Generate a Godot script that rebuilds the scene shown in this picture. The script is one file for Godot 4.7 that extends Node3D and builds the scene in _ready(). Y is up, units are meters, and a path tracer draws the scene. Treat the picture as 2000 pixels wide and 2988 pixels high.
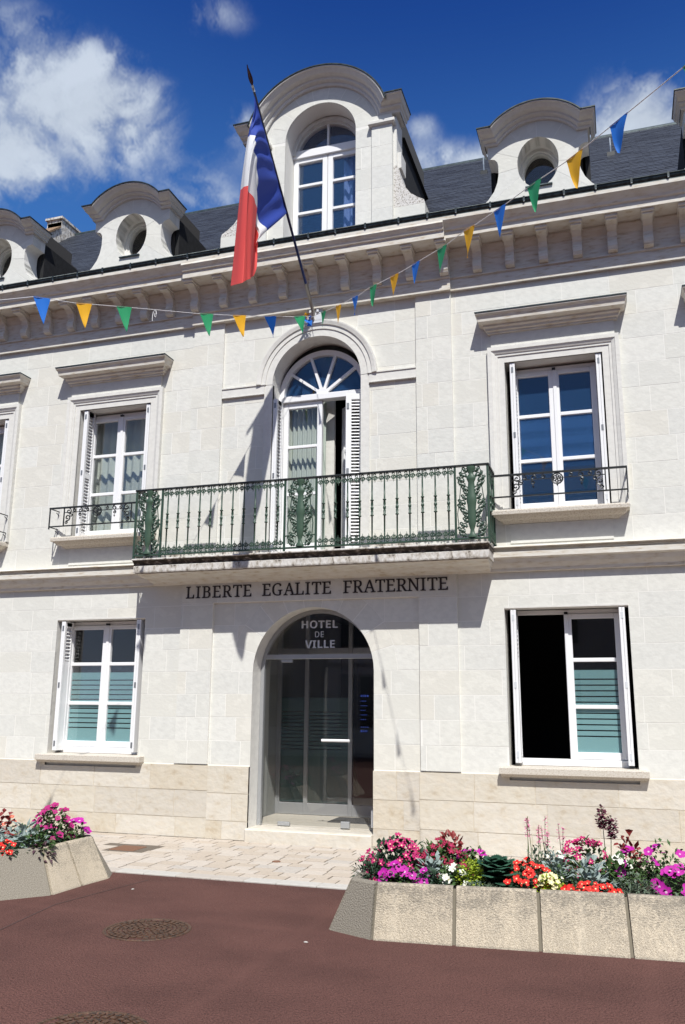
extends Node3D

var M := {}
var rng := RandomNumberGenerator.new()

func V(x, y, z) -> Vector3:
	return Vector3(x, y, z)

# ---------------------------------------------------------------- nodes
func numbered(called: String, parent: Node) -> String:
	if not parent.has_node(called):
		return called
	var key := "n_" + called
	var n: int = parent.get_meta(key, 0) + 1
	parent.set_meta(key, n)
	return "%s_%03d" % [called, n]

func put(o: Node3D, called: String, parent: Node = self) -> Node3D:
	o.name = numbered(called, parent)
	parent.add_child(o, true)
	return o

func tag(o: Node, label: String, category: String, group := "") -> Node:
	o.set_meta("label", label)
	o.set_meta("category", category)
	if group != "":
		o.set_meta("group", group)
	return o

func thing(called: String, label: String, category: String, at := Vector3.ZERO, group := "") -> Node3D:
	var o := Node3D.new()
	put(o, called)
	o.position = at
	tag(o, label, category, group)
	return o

func group_node(called: String, parent: Node) -> Node3D:
	return put(Node3D.new(), called, parent)

func st() -> SurfaceTool:
	var s := SurfaceTool.new()
	s.begin(Mesh.PRIMITIVE_TRIANGLES)
	s.set_smooth_group(-1)
	return s

func smooth(s: SurfaceTool) -> SurfaceTool:
	s.set_smooth_group(0)
	return s

func done(s: SurfaceTool) -> ArrayMesh:
	s.generate_normals()
	return s.commit()

func obj(called: String, mesh: Mesh, mat: Material, parent: Node = self, at := Vector3.ZERO) -> MeshInstance3D:
	var o := MeshInstance3D.new()
	o.mesh = mesh
	o.material_override = mat
	o.position = at
	put(o, called, parent)
	return o

func build(called: String, s: SurfaceTool, mat: Material, parent: Node = self, at := Vector3.ZERO) -> MeshInstance3D:
	return obj(called, done(s), mat, parent, at)

# ---------------------------------------------------------------- shapes
func tri(s: SurfaceTool, a: Vector3, b: Vector3, c: Vector3) -> void:
	s.add_vertex(a); s.add_vertex(b); s.add_vertex(c)

func quad(s: SurfaceTool, a: Vector3, b: Vector3, c: Vector3, d: Vector3) -> void:
	tri(s, a, b, c); tri(s, a, c, d)

func box(s: SurfaceTool, a: Vector3, b: Vector3) -> void:
	var p := [V(a.x, a.y, a.z), V(b.x, a.y, a.z), V(b.x, b.y, a.z), V(a.x, b.y, a.z), V(a.x, a.y, b.z), V(b.x, a.y, b.z), V(b.x, b.y, b.z), V(a.x, b.y, b.z)]
	quad(s, p[4], p[7], p[6], p[5]); quad(s, p[0], p[1], p[2], p[3])
	quad(s, p[0], p[3], p[7], p[4]); quad(s, p[1], p[5], p[6], p[2])
	quad(s, p[3], p[2], p[6], p[7]); quad(s, p[0], p[4], p[5], p[1])

# box with its front edges (towards +z) and top edges cut back by c
func bevel_box(s: SurfaceTool, a: Vector3, b: Vector3, c := 0.006) -> void:
	var r := [[a.x, a.y, a.z, b.x, b.y], [a.x, a.y, b.z - c, b.x, b.y], [a.x + c, a.y + c, b.z, b.x - c, b.y - c]]
	for k in 2:
		var u = r[k]; var w = r[k + 1]
		quad(s, V(u[0], u[1], u[2]), V(u[0], u[4], u[2]), V(w[0], w[4], w[2]), V(w[0], w[1], w[2]))
		quad(s, V(u[3], u[4], u[2]), V(u[3], u[1], u[2]), V(w[3], w[1], w[2]), V(w[3], w[4], w[2]))
		quad(s, V(u[0], u[4], u[2]), V(u[3], u[4], u[2]), V(w[3], w[4], w[2]), V(w[0], w[4], w[2]))
		quad(s, V(u[3], u[1], u[2]), V(u[0], u[1], u[2]), V(w[0], w[1], w[2]), V(w[3], w[1], w[2]))
	var f = r[2]
	quad(s, V(f[0], f[1], f[2]), V(f[0], f[4], f[2]), V(f[3], f[4], f[2]), V(f[3], f[1], f[2]))
	quad(s, V(a.x, a.y, a.z), V(b.x, a.y, a.z), V(b.x, b.y, a.z), V(a.x, b.y, a.z))

func prism(s: SurfaceTool, poly: PackedVector2Array, z0: float, z1: float) -> void:
	var t := Geometry2D.triangulate_polygon(poly)
	var n := poly.size()
	for i in range(0, t.size(), 3):
		var a := poly[t[i]]; var b := poly[t[i + 1]]; var c := poly[t[i + 2]]
		if (b - a).cross(c - a) > 0.0:
			var q := b; b = c; c = q
		tri(s, V(a.x, a.y, z1), V(b.x, b.y, z1), V(c.x, c.y, z1))
		tri(s, V(a.x, a.y, z0), V(c.x, c.y, z0), V(b.x, b.y, z0))
	var cw := Geometry2D.is_polygon_clockwise(poly)
	for i in n:
		var a := poly[i]; var b := poly[(i + 1) % n]
		if cw:
			quad(s, V(a.x, a.y, z0), V(b.x, b.y, z0), V(b.x, b.y, z1), V(a.x, a.y, z1))
		else:
			quad(s, V(b.x, b.y, z0), V(a.x, a.y, z0), V(a.x, a.y, z1), V(b.x, b.y, z1))

# profile of (z, y) drawn along x
func run_x(s: SurfaceTool, prof: Array, x0: float, x1: float) -> void:
	for i in prof.size() - 1:
		var p = prof[i]; var q = prof[i + 1]
		quad(s, V(x0, p[1], p[0]), V(x0, q[1], q[0]), V(x1, q[1], q[0]), V(x1, p[1], p[0]))
	var poly := PackedVector2Array()
	for p in prof:
		poly.append(Vector2(p[0], p[1]))
	var t := Geometry2D.triangulate_polygon(poly)
	for i in range(0, t.size(), 3):
		for x in [x0, x1]:
			tri(s, V(x, poly[t[i]].y, poly[t[i]].x), V(x, poly[t[i + 1]].y, poly[t[i + 1]].x), V(x, poly[t[i + 2]].y, poly[t[i + 2]].x))

# moulding swept along a path in the wall's plane; prof is (z, offset to the left of travel)
func sweep(s: SurfaceTool, path: PackedVector2Array, prof: Array, closed := false) -> void:
	var n := path.size()
	var side := PackedVector2Array()
	for i in n:
		var a := path[(i + n - 1) % n] if (closed or i > 0) else path[i]
		var b := path[(i + 1) % n] if (closed or i < n - 1) else path[i]
		var d0 := (path[i] - a).normalized(); var d1 := (b - path[i]).normalized()
		if d0 == Vector2.ZERO: d0 = d1
		if d1 == Vector2.ZERO: d1 = d0
		var m := (d0 + d1).normalized()
		var nn := Vector2(-m.y, m.x)
		side.append(nn / maxf(0.35, nn.dot(Vector2(-d0.y, d0.x))))
	var last := n if closed else n - 1
	for i in last:
		var j := (i + 1) % n
		for k in prof.size() - 1:
			var a: Vector2 = path[i] + side[i] * prof[k][1]; var b: Vector2 = path[i] + side[i] * prof[k + 1][1]
			var c: Vector2 = path[j] + side[j] * prof[k + 1][1]; var d: Vector2 = path[j] + side[j] * prof[k][1]
			quad(s, V(a.x, a.y, prof[k][0]), V(b.x, b.y, prof[k + 1][0]), V(c.x, c.y, prof[k + 1][0]), V(d.x, d.y, prof[k][0]))
	if not closed:
		for i in [0, n - 1]:
			var pp := PackedVector2Array()
			for p in prof: pp.append(Vector2(p[0], p[1]))
			var t := Geometry2D.triangulate_polygon(pp)
			for k in range(0, t.size(), 3):
				var c := []
				for w in 3:
					var g := pp[t[k + w]]
					var at := path[i] + side[i] * g.y
					c.append(V(at.x, at.y, g.x))
				tri(s, c[0], c[1], c[2])

func arc(c: Vector2, r: float, a0: float, a1: float, n: int, ry := -1.0) -> PackedVector2Array:
	var p := PackedVector2Array()
	for i in n + 1:
		var a := deg_to_rad(lerpf(a0, a1, float(i) / n))
		p.append(c + Vector2(cos(a) * r, sin(a) * (r if ry < 0 else ry)))
	return p

func rect(x0: float, y0: float, x1: float, y1: float) -> PackedVector2Array:
	return PackedVector2Array([Vector2(x0, y0), Vector2(x1, y0), Vector2(x1, y1), Vector2(x0, y1)])

func tube(s: SurfaceTool, pts: Array, r: float, sides := 6, r1 := -1.0, closed := false) -> void:
	var n := pts.size()
	var rings := []
	var up := V(0.31, 0.87, 0.38)
	for i in n:
		var a: Vector3 = pts[(i + n - 1) % n] if (closed or i > 0) else pts[0]
		var b: Vector3 = pts[(i + 1) % n] if (closed or i < n - 1) else pts[n - 1]
		var d := (b - a).normalized()
		if absf(d.dot(up)) > 0.97: up = V(0.9, 0.1, 0.4)
		var u := d.cross(up).normalized()
		var w := u.cross(d)
		up = w
		var rr := r if r1 < 0 else lerpf(r, r1, float(i) / maxf(1, n - 1))
		var ring := []
		for k in sides:
			var g := TAU * k / sides
			ring.append(pts[i] + (u * cos(g) + w * sin(g)) * rr)
		rings.append(ring)
	for i in (n if closed else n - 1):
		var j := (i + 1) % n
		for k in sides:
			var l := (k + 1) % sides
			quad(s, rings[i][k], rings[i][l], rings[j][l], rings[j][k])
	if not closed:
		for k in range(1, sides - 1):
			tri(s, rings[0][0], rings[0][k], rings[0][k + 1])
			tri(s, rings[n - 1][0], rings[n - 1][k + 1], rings[n - 1][k])

func lathe(s: SurfaceTool, prof: Array, sides := 10, at := Vector3.ZERO) -> void:
	for i in prof.size() - 1:
		var p = prof[i]; var q = prof[i + 1]
		for k in sides:
			var a := TAU * k / sides; var b := TAU * (k + 1) / sides
			quad(s, at + V(cos(a) * p[0], p[1], sin(a) * p[0]), at + V(cos(b) * p[0], p[1], sin(b) * p[0]), at + V(cos(b) * q[0], q[1], sin(b) * q[0]), at + V(cos(a) * q[0], q[1], sin(a) * q[0]))

# ---------------------------------------------------------------- materials
func noise_tex(freq: float, oct: int, cols: Array, offs: Array, seed_ := 1, size := 512, typ := FastNoiseLite.TYPE_SIMPLEX_SMOOTH, normal := false) -> NoiseTexture2D:
	var n := FastNoiseLite.new()
	n.seed = seed_
	n.noise_type = typ
	n.frequency = freq
	n.fractal_octaves = oct
	n.fractal_gain = 0.55
	var t := NoiseTexture2D.new()
	t.width = size; t.height = size
	t.seamless = true
	t.noise = n
	if normal:
		t.as_normal_map = true
		t.bump_strength = 4.0
	else:
		var g := Gradient.new()
		g.offsets = PackedFloat32Array(offs)
		var pc := PackedColorArray()
		for c in cols:
			pc.append(Color(c, c, c) if c is float else c)
		g.colors = pc
		t.color_ramp = g
	return t

func mat(called: String, c: Color, rough := 0.85, tex: Texture2D = null, scale := V(1, 1, 1), nrm: Texture2D = null, nscale := 0.5) -> StandardMaterial3D:
	var m := StandardMaterial3D.new()
	m.resource_name = called
	m.albedo_color = c.linear_to_srgb()
	m.roughness = rough
	if tex or nrm:
		m.uv1_triplanar = true
		m.uv1_world_triplanar = true
		m.uv1_triplanar_sharpness = 4.0
		m.uv1_scale = scale
	if tex: m.albedo_texture = tex
	if nrm:
		m.normal_enabled = true
		m.normal_texture = nrm
		m.normal_scale = nscale
	M[called] = m
	return m

func lin(r: float, g: float, b: float) -> Color:
	return Color(r, g, b)

# ---------------------------------------------------------------- sky
# [azimuth, elevation, half width, half height, weight], degrees
const CLOUDS := [[-40.0, 36.0, 7.0, 3.4, 1.15], [-43.5, 32.0, 4.6, 2.8, 0.95], [-34.6, 37.2, 3.6, 2.4, 0.62], [-43.5, 40.2, 4.0, 1.6, 0.35], [-28.6, 42.6, 3.8, 1.2, 0.40], [-26.0, 37.2, 1.6, 1.1, 0.5], [-28.0, 32.6, 4.0, 1.7, 0.42],
	[3.5, 36.1, 3.2, 2.4, 0.9], [3.6, 34.4, 4.4, 1.9, 1.1], [-11.9, 34.2, 2.6, 1.6, 0.8], [-8.0, 34.4, 2.4, 1.6, 0.75], [-12.4, 37.0, 1.5, 0.8, 0.45], [-25.0, 35.0, 2.5, 1.0, 0.3]]
var sky_noise: FastNoiseLite
var sky_big: FastNoiseLite

func sky_at(az: float, el: float) -> Color:
	var e := deg_to_rad(el); var a := deg_to_rad(az)
	var d := V(sin(a) * cos(e), sin(e), -cos(a) * cos(e))
	# blue: deep high up, paler towards the horizon and to the left
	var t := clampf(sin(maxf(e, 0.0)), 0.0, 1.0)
	var low := Color(0.70, 0.80, 0.95); var mid := Color(0.052, 0.18, 0.51); var top := Color(0.009, 0.050, 0.262)  # low is whitened so the unseen horizon adds fill light
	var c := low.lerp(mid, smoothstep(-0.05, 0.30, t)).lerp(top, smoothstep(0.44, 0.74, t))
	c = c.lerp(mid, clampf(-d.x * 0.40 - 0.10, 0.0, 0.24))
	# glow round the unseen sun, strengthened to fill the shaded walls
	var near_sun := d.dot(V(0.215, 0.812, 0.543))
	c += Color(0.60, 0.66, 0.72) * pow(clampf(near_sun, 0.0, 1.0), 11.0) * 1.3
	if el < -2.0:
		return Color(0.16, 0.14, 0.12)
	var n := sky_noise.get_noise_3dv(d * 100.0)
	var w := 0.0
	for k in CLOUDS:
		var u: float = (az - k[0]) / k[2]; var v: float = (el - k[1]) / k[3]
		w += k[4] * exp(-(u * u + v * v) * 0.9)
	# out of view: scattered clouds added, thickened to brighten the shaded front
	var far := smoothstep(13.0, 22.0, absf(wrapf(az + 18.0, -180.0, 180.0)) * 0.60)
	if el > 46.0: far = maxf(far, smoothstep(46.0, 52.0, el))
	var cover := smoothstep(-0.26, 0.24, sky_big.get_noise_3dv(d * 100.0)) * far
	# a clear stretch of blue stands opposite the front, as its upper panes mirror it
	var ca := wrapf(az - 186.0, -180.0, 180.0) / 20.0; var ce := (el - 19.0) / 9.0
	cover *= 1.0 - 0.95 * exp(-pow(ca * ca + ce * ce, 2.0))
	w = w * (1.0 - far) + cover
	var shaped := w + n * 1.25 * minf(1.0, w * 1.5)
	var dens := smoothstep(0.20, 1.32, shaped)
	var shade := clampf(0.84 + n * 0.22 + 0.14 * dens, 0.6, 1.05)
	var white := Color(0.60, 0.675, 0.78) * shade
	return c.lerp(white, dens * 0.95)

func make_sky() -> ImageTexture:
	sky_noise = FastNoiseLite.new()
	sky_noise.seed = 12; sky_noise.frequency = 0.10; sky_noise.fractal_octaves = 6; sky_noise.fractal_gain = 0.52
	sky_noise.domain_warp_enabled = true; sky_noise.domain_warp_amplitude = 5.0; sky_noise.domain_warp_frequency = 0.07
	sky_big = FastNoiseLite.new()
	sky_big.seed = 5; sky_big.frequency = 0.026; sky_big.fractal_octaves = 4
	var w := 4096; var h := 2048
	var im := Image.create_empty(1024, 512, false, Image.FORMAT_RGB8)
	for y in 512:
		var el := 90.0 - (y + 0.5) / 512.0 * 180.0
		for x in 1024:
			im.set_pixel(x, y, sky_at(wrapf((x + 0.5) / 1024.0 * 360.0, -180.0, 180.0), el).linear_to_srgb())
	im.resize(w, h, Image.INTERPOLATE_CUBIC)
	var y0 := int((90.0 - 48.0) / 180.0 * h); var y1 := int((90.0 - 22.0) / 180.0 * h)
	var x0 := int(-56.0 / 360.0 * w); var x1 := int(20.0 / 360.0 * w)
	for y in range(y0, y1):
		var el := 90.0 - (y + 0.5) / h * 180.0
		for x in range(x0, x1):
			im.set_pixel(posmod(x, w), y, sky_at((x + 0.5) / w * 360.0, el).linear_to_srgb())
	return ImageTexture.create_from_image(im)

func _ready() -> void:
	rng.seed = 7
	var cam := Camera3D.new()
	cam.fov = 61.88
	cam.near = 0.05; cam.far = 400.0
	put(cam, "camera")
	cam.position = V(3.63734, 1.58610, 10.02679)
	cam.rotation = V(0.223603, 0.314205, 0.0078551)
	cam.current = true

	var env := Environment.new()
	env.background_mode = Environment.BG_SKY
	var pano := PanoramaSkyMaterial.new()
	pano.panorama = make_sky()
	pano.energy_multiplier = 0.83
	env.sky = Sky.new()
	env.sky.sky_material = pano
	env.tonemap_mode = Environment.TONE_MAPPER_LINEAR
	env.tonemap_exposure = 1.21
	env.sdfgi_enabled = true
	env.ssao_enabled = true
	env.ssil_enabled = true
	var we := WorldEnvironment.new()
	we.environment = env
	we.name = "world"
	add_child(we)

	var sun := DirectionalLight3D.new()
	put(sun, "sun")
	sun.light_energy = 1.5
	sun.light_color = Color(1.0, 0.99, 0.97)
	sun.light_angular_distance = 0.5
	sun.shadow_enabled = true
	sun.look_at_from_position(V(0.097, 0.362, 0.242) * 50.0, Vector3.ZERO, Vector3.UP)

	make_materials()
	make_ground()
	make_town_hall()
	make_entrance()
	make_balcony()
	make_guards()
	make_flag()
	make_bunting()
	make_planters()
	make_street()
	make_opposite()

func make_materials() -> void:
	var mottle := noise_tex(0.03, 6, [0.965, 0.988, 1.0], [0.2, 0.5, 0.75], 3)
	var blotch := noise_tex(0.010, 4, [0.975, 0.98, 1.0, 1.0], [0.0, 0.60, 0.68, 1.0], 11)
	var fine := noise_tex(0.05, 4, [0.0, 1.0], [0.0, 1.0], 5, 512, FastNoiseLite.TYPE_SIMPLEX_SMOOTH, true)
	var tones := [Color(0.680, 0.674, 0.620), Color(0.660, 0.655, 0.604), Color(0.692, 0.686, 0.636), Color(0.670, 0.660, 0.600), Color(0.654, 0.651, 0.606), Color(0.675, 0.657, 0.590)]
	for i in 6:
		mat("stone_%d" % i, tones[i], 0.92, [mottle, blotch][i % 2], V(0.55, 0.7, 0.55), fine, 0.10)
	var cr := [Color(0.580, 0.535, 0.45), Color(0.56, 0.505, 0.41), Color(0.605, 0.565, 0.49), Color(0.545, 0.505, 0.435)]
	for i in 4:
		mat("base_%d" % i, cr[i], 0.93, noise_tex(0.022, 6, [Color(0.93, 0.90, 0.86), Color(0.985, 0.975, 0.96), Color(1, 1, 1), Color(1, 0.99, 0.975)], [0.10, 0.28, 0.6, 0.8], 40 + i), V(0.31, 0.43, 0.31), fine, 0.22)
	mat("mortar", Color(0.755, 0.742, 0.695), 0.95)
	mat("cap_stone", Color(0.66, 0.645, 0.60), 0.9, mottle, V(0.8, 0.8, 0.8), fine, 0.10)
	mat("trim", Color(0.68, 0.668, 0.625), 0.9, mottle, V(0.5, 0.6, 0.5), fine, 0.10)
	# cornice stone: pale with streaks of soot and rust
	mat("cornice_stone", Color(0.65, 0.625, 0.565), 0.92, noise_tex(0.035, 6, [Color(0.86, 0.81, 0.74), Color(0.965, 0.95, 0.93), Color(1, 1, 1)], [0.14, 0.34, 0.7], 21), V(0.25, 1.3, 0.4), fine, 0.15)
	mat("sill_stone", Color(0.57, 0.53, 0.47), 0.93, noise_tex(0.07, 6, [Color(0.80, 0.77, 0.73), Color(0.95, 0.935, 0.91), Color(1, 1, 1)], [0.15, 0.34, 0.6], 23), V(1.0, 1.6, 1.0), fine, 0.3)
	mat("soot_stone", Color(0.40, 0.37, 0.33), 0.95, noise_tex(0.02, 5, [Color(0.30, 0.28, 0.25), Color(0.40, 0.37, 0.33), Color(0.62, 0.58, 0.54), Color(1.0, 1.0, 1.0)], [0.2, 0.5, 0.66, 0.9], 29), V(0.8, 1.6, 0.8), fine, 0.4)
	mat("streak_stone", Color(0.60, 0.575, 0.535), 0.94, noise_tex(0.03, 6, [Color(0.52, 0.50, 0.48), Color(0.86, 0.84, 0.81), Color(1, 1, 1)], [0.16, 0.34, 0.60], 31), V(0.7, 0.35, 0.7), fine, 0.4)
	mat("lichen_stone", Color(0.60, 0.58, 0.55), 0.95, noise_tex(0.09, 6, [Color(0.52, 0.50, 0.47), Color(0.80, 0.78, 0.75), Color(1, 1, 1)], [0.18, 0.30, 0.44], 33), V(0.7, 0.7, 0.7), fine, 0.4)
	var slate := mat("slate", Color(0.028, 0.033, 0.044), 0.5, noise_tex(0.02, 4, [0.62, 0.86, 1.0], [0.2, 0.5, 0.8], 51), V(0.8, 0.8, 0.8), fine, 0.3)
	slate.metallic_specular = 0.5
	mat("slate_1", Color(0.024, 0.029, 0.040), 0.55)
	mat("slate_2", Color(0.034, 0.040, 0.052), 0.5)
	mat("shaded_cheek_slate", Color(0.007, 0.0075, 0.009), 0.85, noise_tex(0.02, 4, [0.6, 1.0], [0.3, 0.7], 52), V(1, 1, 1))  # darker copy of the roof slate: dim grazing light put into the colour
	mat("zinc", Color(0.075, 0.10, 0.105), 0.42, noise_tex(0.02, 3, [0.8, 1.0], [0.3, 0.7], 53), V(1, 1, 1)).metallic = 0.35
	mat("gutter_zinc", Color(0.045, 0.062, 0.066), 0.4, noise_tex(0.02, 3, [0.7, 1.0], [0.3, 0.7], 54), V(1, 1, 1)).metallic = 0.35
	mat("clip_metal", Color(0.42, 0.45, 0.46), 0.35).metallic = 0.6
	mat("rust_coping", Color(0.34, 0.22, 0.13), 0.95, noise_tex(0.06, 6, [0.55, 0.85, 1.0], [0.25, 0.5, 0.7], 55), V(0.7, 0.7, 0.7))
	mat("white_paint", Color(0.80, 0.80, 0.80), 0.42)
	mat("grey_paint", Color(0.60, 0.62, 0.64), 0.5)
	mat("hinge_metal", Color(0.25, 0.26, 0.27), 0.4).metallic = 0.5
	mat("aluminium", Color(0.38, 0.39, 0.40), 0.38).metallic = 0.4
	mat("iron_green", Color(0.030, 0.062, 0.040), 0.42)
	mat("iron_green_light", Color(0.050, 0.092, 0.058), 0.45)
	mat("iron_black", Color(0.012, 0.014, 0.014), 0.42)
	mat("letter_black", Color(0.020, 0.013, 0.011), 0.5)
	mat("letter_grey", Color(0.52, 0.54, 0.56), 0.6)
	mat("letter_blue", Color(0.004, 0.022, 0.16), 0.6)
	var g := mat("glass", Color(1, 1, 1, 1), 0.02)
	g.albedo_color = Color(0.10, 0.12, 0.12, 0.01)
	g.transparency = BaseMaterial3D.TRANSPARENCY_ALPHA
	g.metallic_specular = 0.71
	g.clearcoat_enabled = true
	g.clearcoat = 1.0
	g.clearcoat_roughness = 0.02
	var g2: StandardMaterial3D = g.duplicate()
	g2.resource_name = "sky_tint_glass"
	g2.albedo_color = Color(0.42, 0.68, 1.0, 0.01)  # blue sky reflection tinted into the pane colour
	g2.metallic = 0.038
	M["sky_tint_glass"] = g2
	mat("film", Color(0.19, 0.36, 0.37), 0.55)
	mat("film_dark", Color(0.06, 0.11, 0.11), 0.5)
	mat("curtain", Color(0.42, 0.47, 0.42), 0.9).backlight_enabled = true
	M.curtain.backlight = Color(0.3, 0.33, 0.3)
	mat("curtain_blue", Color(0.10, 0.16, 0.34), 0.9)
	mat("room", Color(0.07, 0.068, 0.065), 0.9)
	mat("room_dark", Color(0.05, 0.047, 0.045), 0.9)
	mat("hall_wall", Color(0.26, 0.27, 0.26), 0.85)
	mat("hall_tile", Color(0.52, 0.48, 0.40), 0.35, mottle, V(2, 2, 2))
	mat("mat_fibre", Color(0.05, 0.055, 0.06), 0.95, noise_tex(0.1, 3, [0.6, 1.0], [0.3, 0.7], 57), V(3, 3, 3), fine, 1.0)
	# road: red-brown asphalt with fine aggregate
	var grit := noise_tex(0.22, 4, [Color(0.45, 0.46, 0.48), Color(0.80, 0.80, 0.80), Color(0.93, 0.93, 0.93), Color(0.96, 0.97, 0.98), Color(1, 1, 1)], [0.12, 0.36, 0.6, 0.8, 0.9], 61, 1024)
	var road := mat("road", Color(0.162, 0.078, 0.065), 0.95, grit, V(0.42, 0.42, 0.42), noise_tex(0.2, 3, [], [], 63, 512, FastNoiseLite.TYPE_SIMPLEX_SMOOTH, true), 0.9)
	road.metallic_specular = 0.25
	road.detail_enabled = true
	road.detail_blend_mode = BaseMaterial3D.BLEND_MODE_MUL
	road.detail_uv_layer = BaseMaterial3D.DETAIL_UV_2
	road.uv2_triplanar = true; road.uv2_world_triplanar = true
	road.uv2_scale = V(0.13, 0.13, 0.16)
	road.detail_albedo = noise_tex(0.006, 8, [Color(0.90, 0.905, 0.91), Color(0.96, 0.962, 0.965), Color(1, 1, 1)], [0.2, 0.5, 0.8], 62, 1024)
	mat("tar", Color(0.07, 0.040, 0.036), 0.9)
	var pav := [Color(0.47, 0.41, 0.345), Color(0.45, 0.385, 0.315), Color(0.49, 0.435, 0.375), Color(0.44, 0.375, 0.305), Color(0.435, 0.395, 0.35)]
	for i in 5:
		mat("paver_%d" % i, pav[i], 0.9, mottle, V(1.3, 1.3, 1.3), fine, 0.6)
	mat("paver_joint", Color(0.13, 0.105, 0.08), 0.95)
	mat("kerb_white", Color(0.46, 0.44, 0.405), 0.9, mottle, V(1, 1, 1))
	# exposed aggregate concrete
	var peb := noise_tex(0.23, 4, [Color(0.50, 0.46, 0.40), Color(0.82, 0.80, 0.76), Color(1, 1, 1), Color(1, 0.99, 0.95)], [0.18, 0.38, 0.58, 0.85], 71, 1024)
	var pebn := noise_tex(0.16, 2, [], [], 73, 512, FastNoiseLite.TYPE_SIMPLEX_SMOOTH, true)
	var conc := mat("concrete", Color(0.60, 0.53, 0.425), 0.95, peb, V(0.78, 0.78, 0.78), pebn, 0.5)
	# weathering: dark lichen from the rim downwards
	var wn := FastNoiseLite.new()
	wn.seed = 75; wn.frequency = 0.012; wn.fractal_octaves = 5
	var wi := Image.create_empty(512, 512, false, Image.FORMAT_RGB8)
	for y in 512:
		for x in 512:
			var v := y / 512.0
			var nn := 0.55 * wn.get_noise_2d(x, y * 0.7) + 0.9 * wn.get_noise_2d(x * 8.0, y * 8.0)
			var k := smoothstep(0.10, 0.55, nn + (0.62 - v) * 1.0) * smoothstep(0.0, 0.06, v) + (1.0 - smoothstep(0.0, 0.06, v)) * 0.4
			wi.set_pixel(x, y, Color(1, 1, 1).lerp(Color(0.66, 0.67, 0.69), k * 0.8))
	conc.detail_enabled = true
	conc.detail_blend_mode = BaseMaterial3D.BLEND_MODE_MUL
	conc.detail_uv_layer = BaseMaterial3D.DETAIL_UV_2
	conc.uv2_triplanar = true; conc.uv2_world_triplanar = true
	conc.uv2_scale = V(0.61, 2.5, 0.61)
	conc.detail_albedo = ImageTexture.create_from_image(wi)
	mat("concrete_grey", Color(0.36, 0.335, 0.285), 0.95, noise_tex(0.20, 4, [Color(0.45, 0.42, 0.38), Color(0.75, 0.73, 0.70), Color(1, 1, 1)], [0.2, 0.42, 0.75], 72, 1024), V(0.78, 0.78, 0.78), pebn, 0.5)
	mat("joint_dirt", Color(0.17, 0.15, 0.115), 1.0)
	mat("soil", Color(0.035, 0.025, 0.018), 1.0, mottle, V(4, 4, 4), fine, 1.0)
	mat("cast_iron", Color(0.105, 0.066, 0.048), 0.6, noise_tex(0.03, 5, [Color(0.5, 0.55, 0.6), Color(1, 0.85, 0.7), Color(1, 1, 1)], [0.25, 0.5, 0.75], 81), V(2, 2, 2), fine, 0.6).metallic = 0.25
	mat("rust_plate", Color(0.19, 0.095, 0.055), 0.85, mottle, V(3, 3, 3), fine, 0.6)
	mat("pole_blue", Color(0.006, 0.010, 0.045), 0.3)
	mat("pole_steel", Color(0.30, 0.28, 0.25), 0.4).metallic = 0.5
	mat("spear", Color(0.05, 0.018, 0.014), 0.4)
	var cl := {"flag_blue": Color(0.008, 0.035, 0.26), "flag_white": Color(0.72, 0.72, 0.72), "flag_red": Color(0.76, 0.085, 0.075), "pennant_blue": Color(0.01, 0.16, 0.62), "pennant_yellow": Color(0.80, 0.42, 0.012), "pennant_green": Color(0.015, 0.28, 0.11)}
	for k in cl:
		var m := mat(k, cl[k], 0.75)
		m.cull_mode = BaseMaterial3D.CULL_DISABLED
		m.backlight_enabled = true
		m.backlight = Color(cl[k].r * 0.45, cl[k].g * 0.45, cl[k].b * 0.45).linear_to_srgb()
	mat("cord", Color(0.72, 0.72, 0.72), 0.8)
	var lf := {"leaf": Color(0.045, 0.095, 0.022), "leaf_dark": Color(0.018, 0.048, 0.022), "leaf_lime": Color(0.26, 0.34, 0.02), "leaf_silver": Color(0.24, 0.30, 0.28), "leaf_grey": Color(0.10, 0.14, 0.09), "leaf_red": Color(0.20, 0.022, 0.020), "leaf_plum": Color(0.060, 0.022, 0.035), "cabbage": Color(0.011, 0.040, 0.024), "cabbage_rim": Color(0.035, 0.095, 0.060), "stem": Color(0.10, 0.14, 0.04)}
	for k in lf:
		var m := mat(k, lf[k], 0.6)
		m.backlight_enabled = true
		m.backlight = Color(lf[k].r * 0.4, lf[k].g * 0.4, lf[k].b * 0.3).linear_to_srgb()
	for k in ["cabbage", "cabbage_rim"]:
		M[k].roughness = 0.85
		M[k].metallic_specular = 0.25
	var fl := {"magenta": Color(0.43, 0.006, 0.29), "magenta_dark": Color(0.36, 0.008, 0.14), "rose": Color(0.44, 0.014, 0.13), "crimson": Color(0.28, 0.006, 0.045), "scarlet": Color(0.68, 0.018, 0.010), "flower_white": Color(0.78, 0.78, 0.68), "cream": Color(0.74, 0.66, 0.36), "pink": Color(0.62, 0.12, 0.30), "plum": Color(0.10, 0.012, 0.035), "throat": Color(0.62, 0.38, 0.55), "salmon": Color(0.60, 0.10, 0.06)}
	for k in fl:
		var m := mat(k, fl[k], 0.7)
		m.backlight_enabled = true
		m.backlight = Color(fl[k].r * 0.35, fl[k].g * 0.35, fl[k].b * 0.35).linear_to_srgb()
	mat("roof_tile", Color(0.05, 0.045, 0.045), 0.8)
	mat("render_wall", Color(0.50, 0.47, 0.42), 0.9, mottle, V(0.4, 0.4, 0.4))
	mat("dark_pane", Color(0.02, 0.025, 0.03), 0.1)

# ---------------------------------------------------------------- ground
func structure(o: Node3D) -> Node3D:
	o.set_meta("kind", "structure")
	return o

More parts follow.
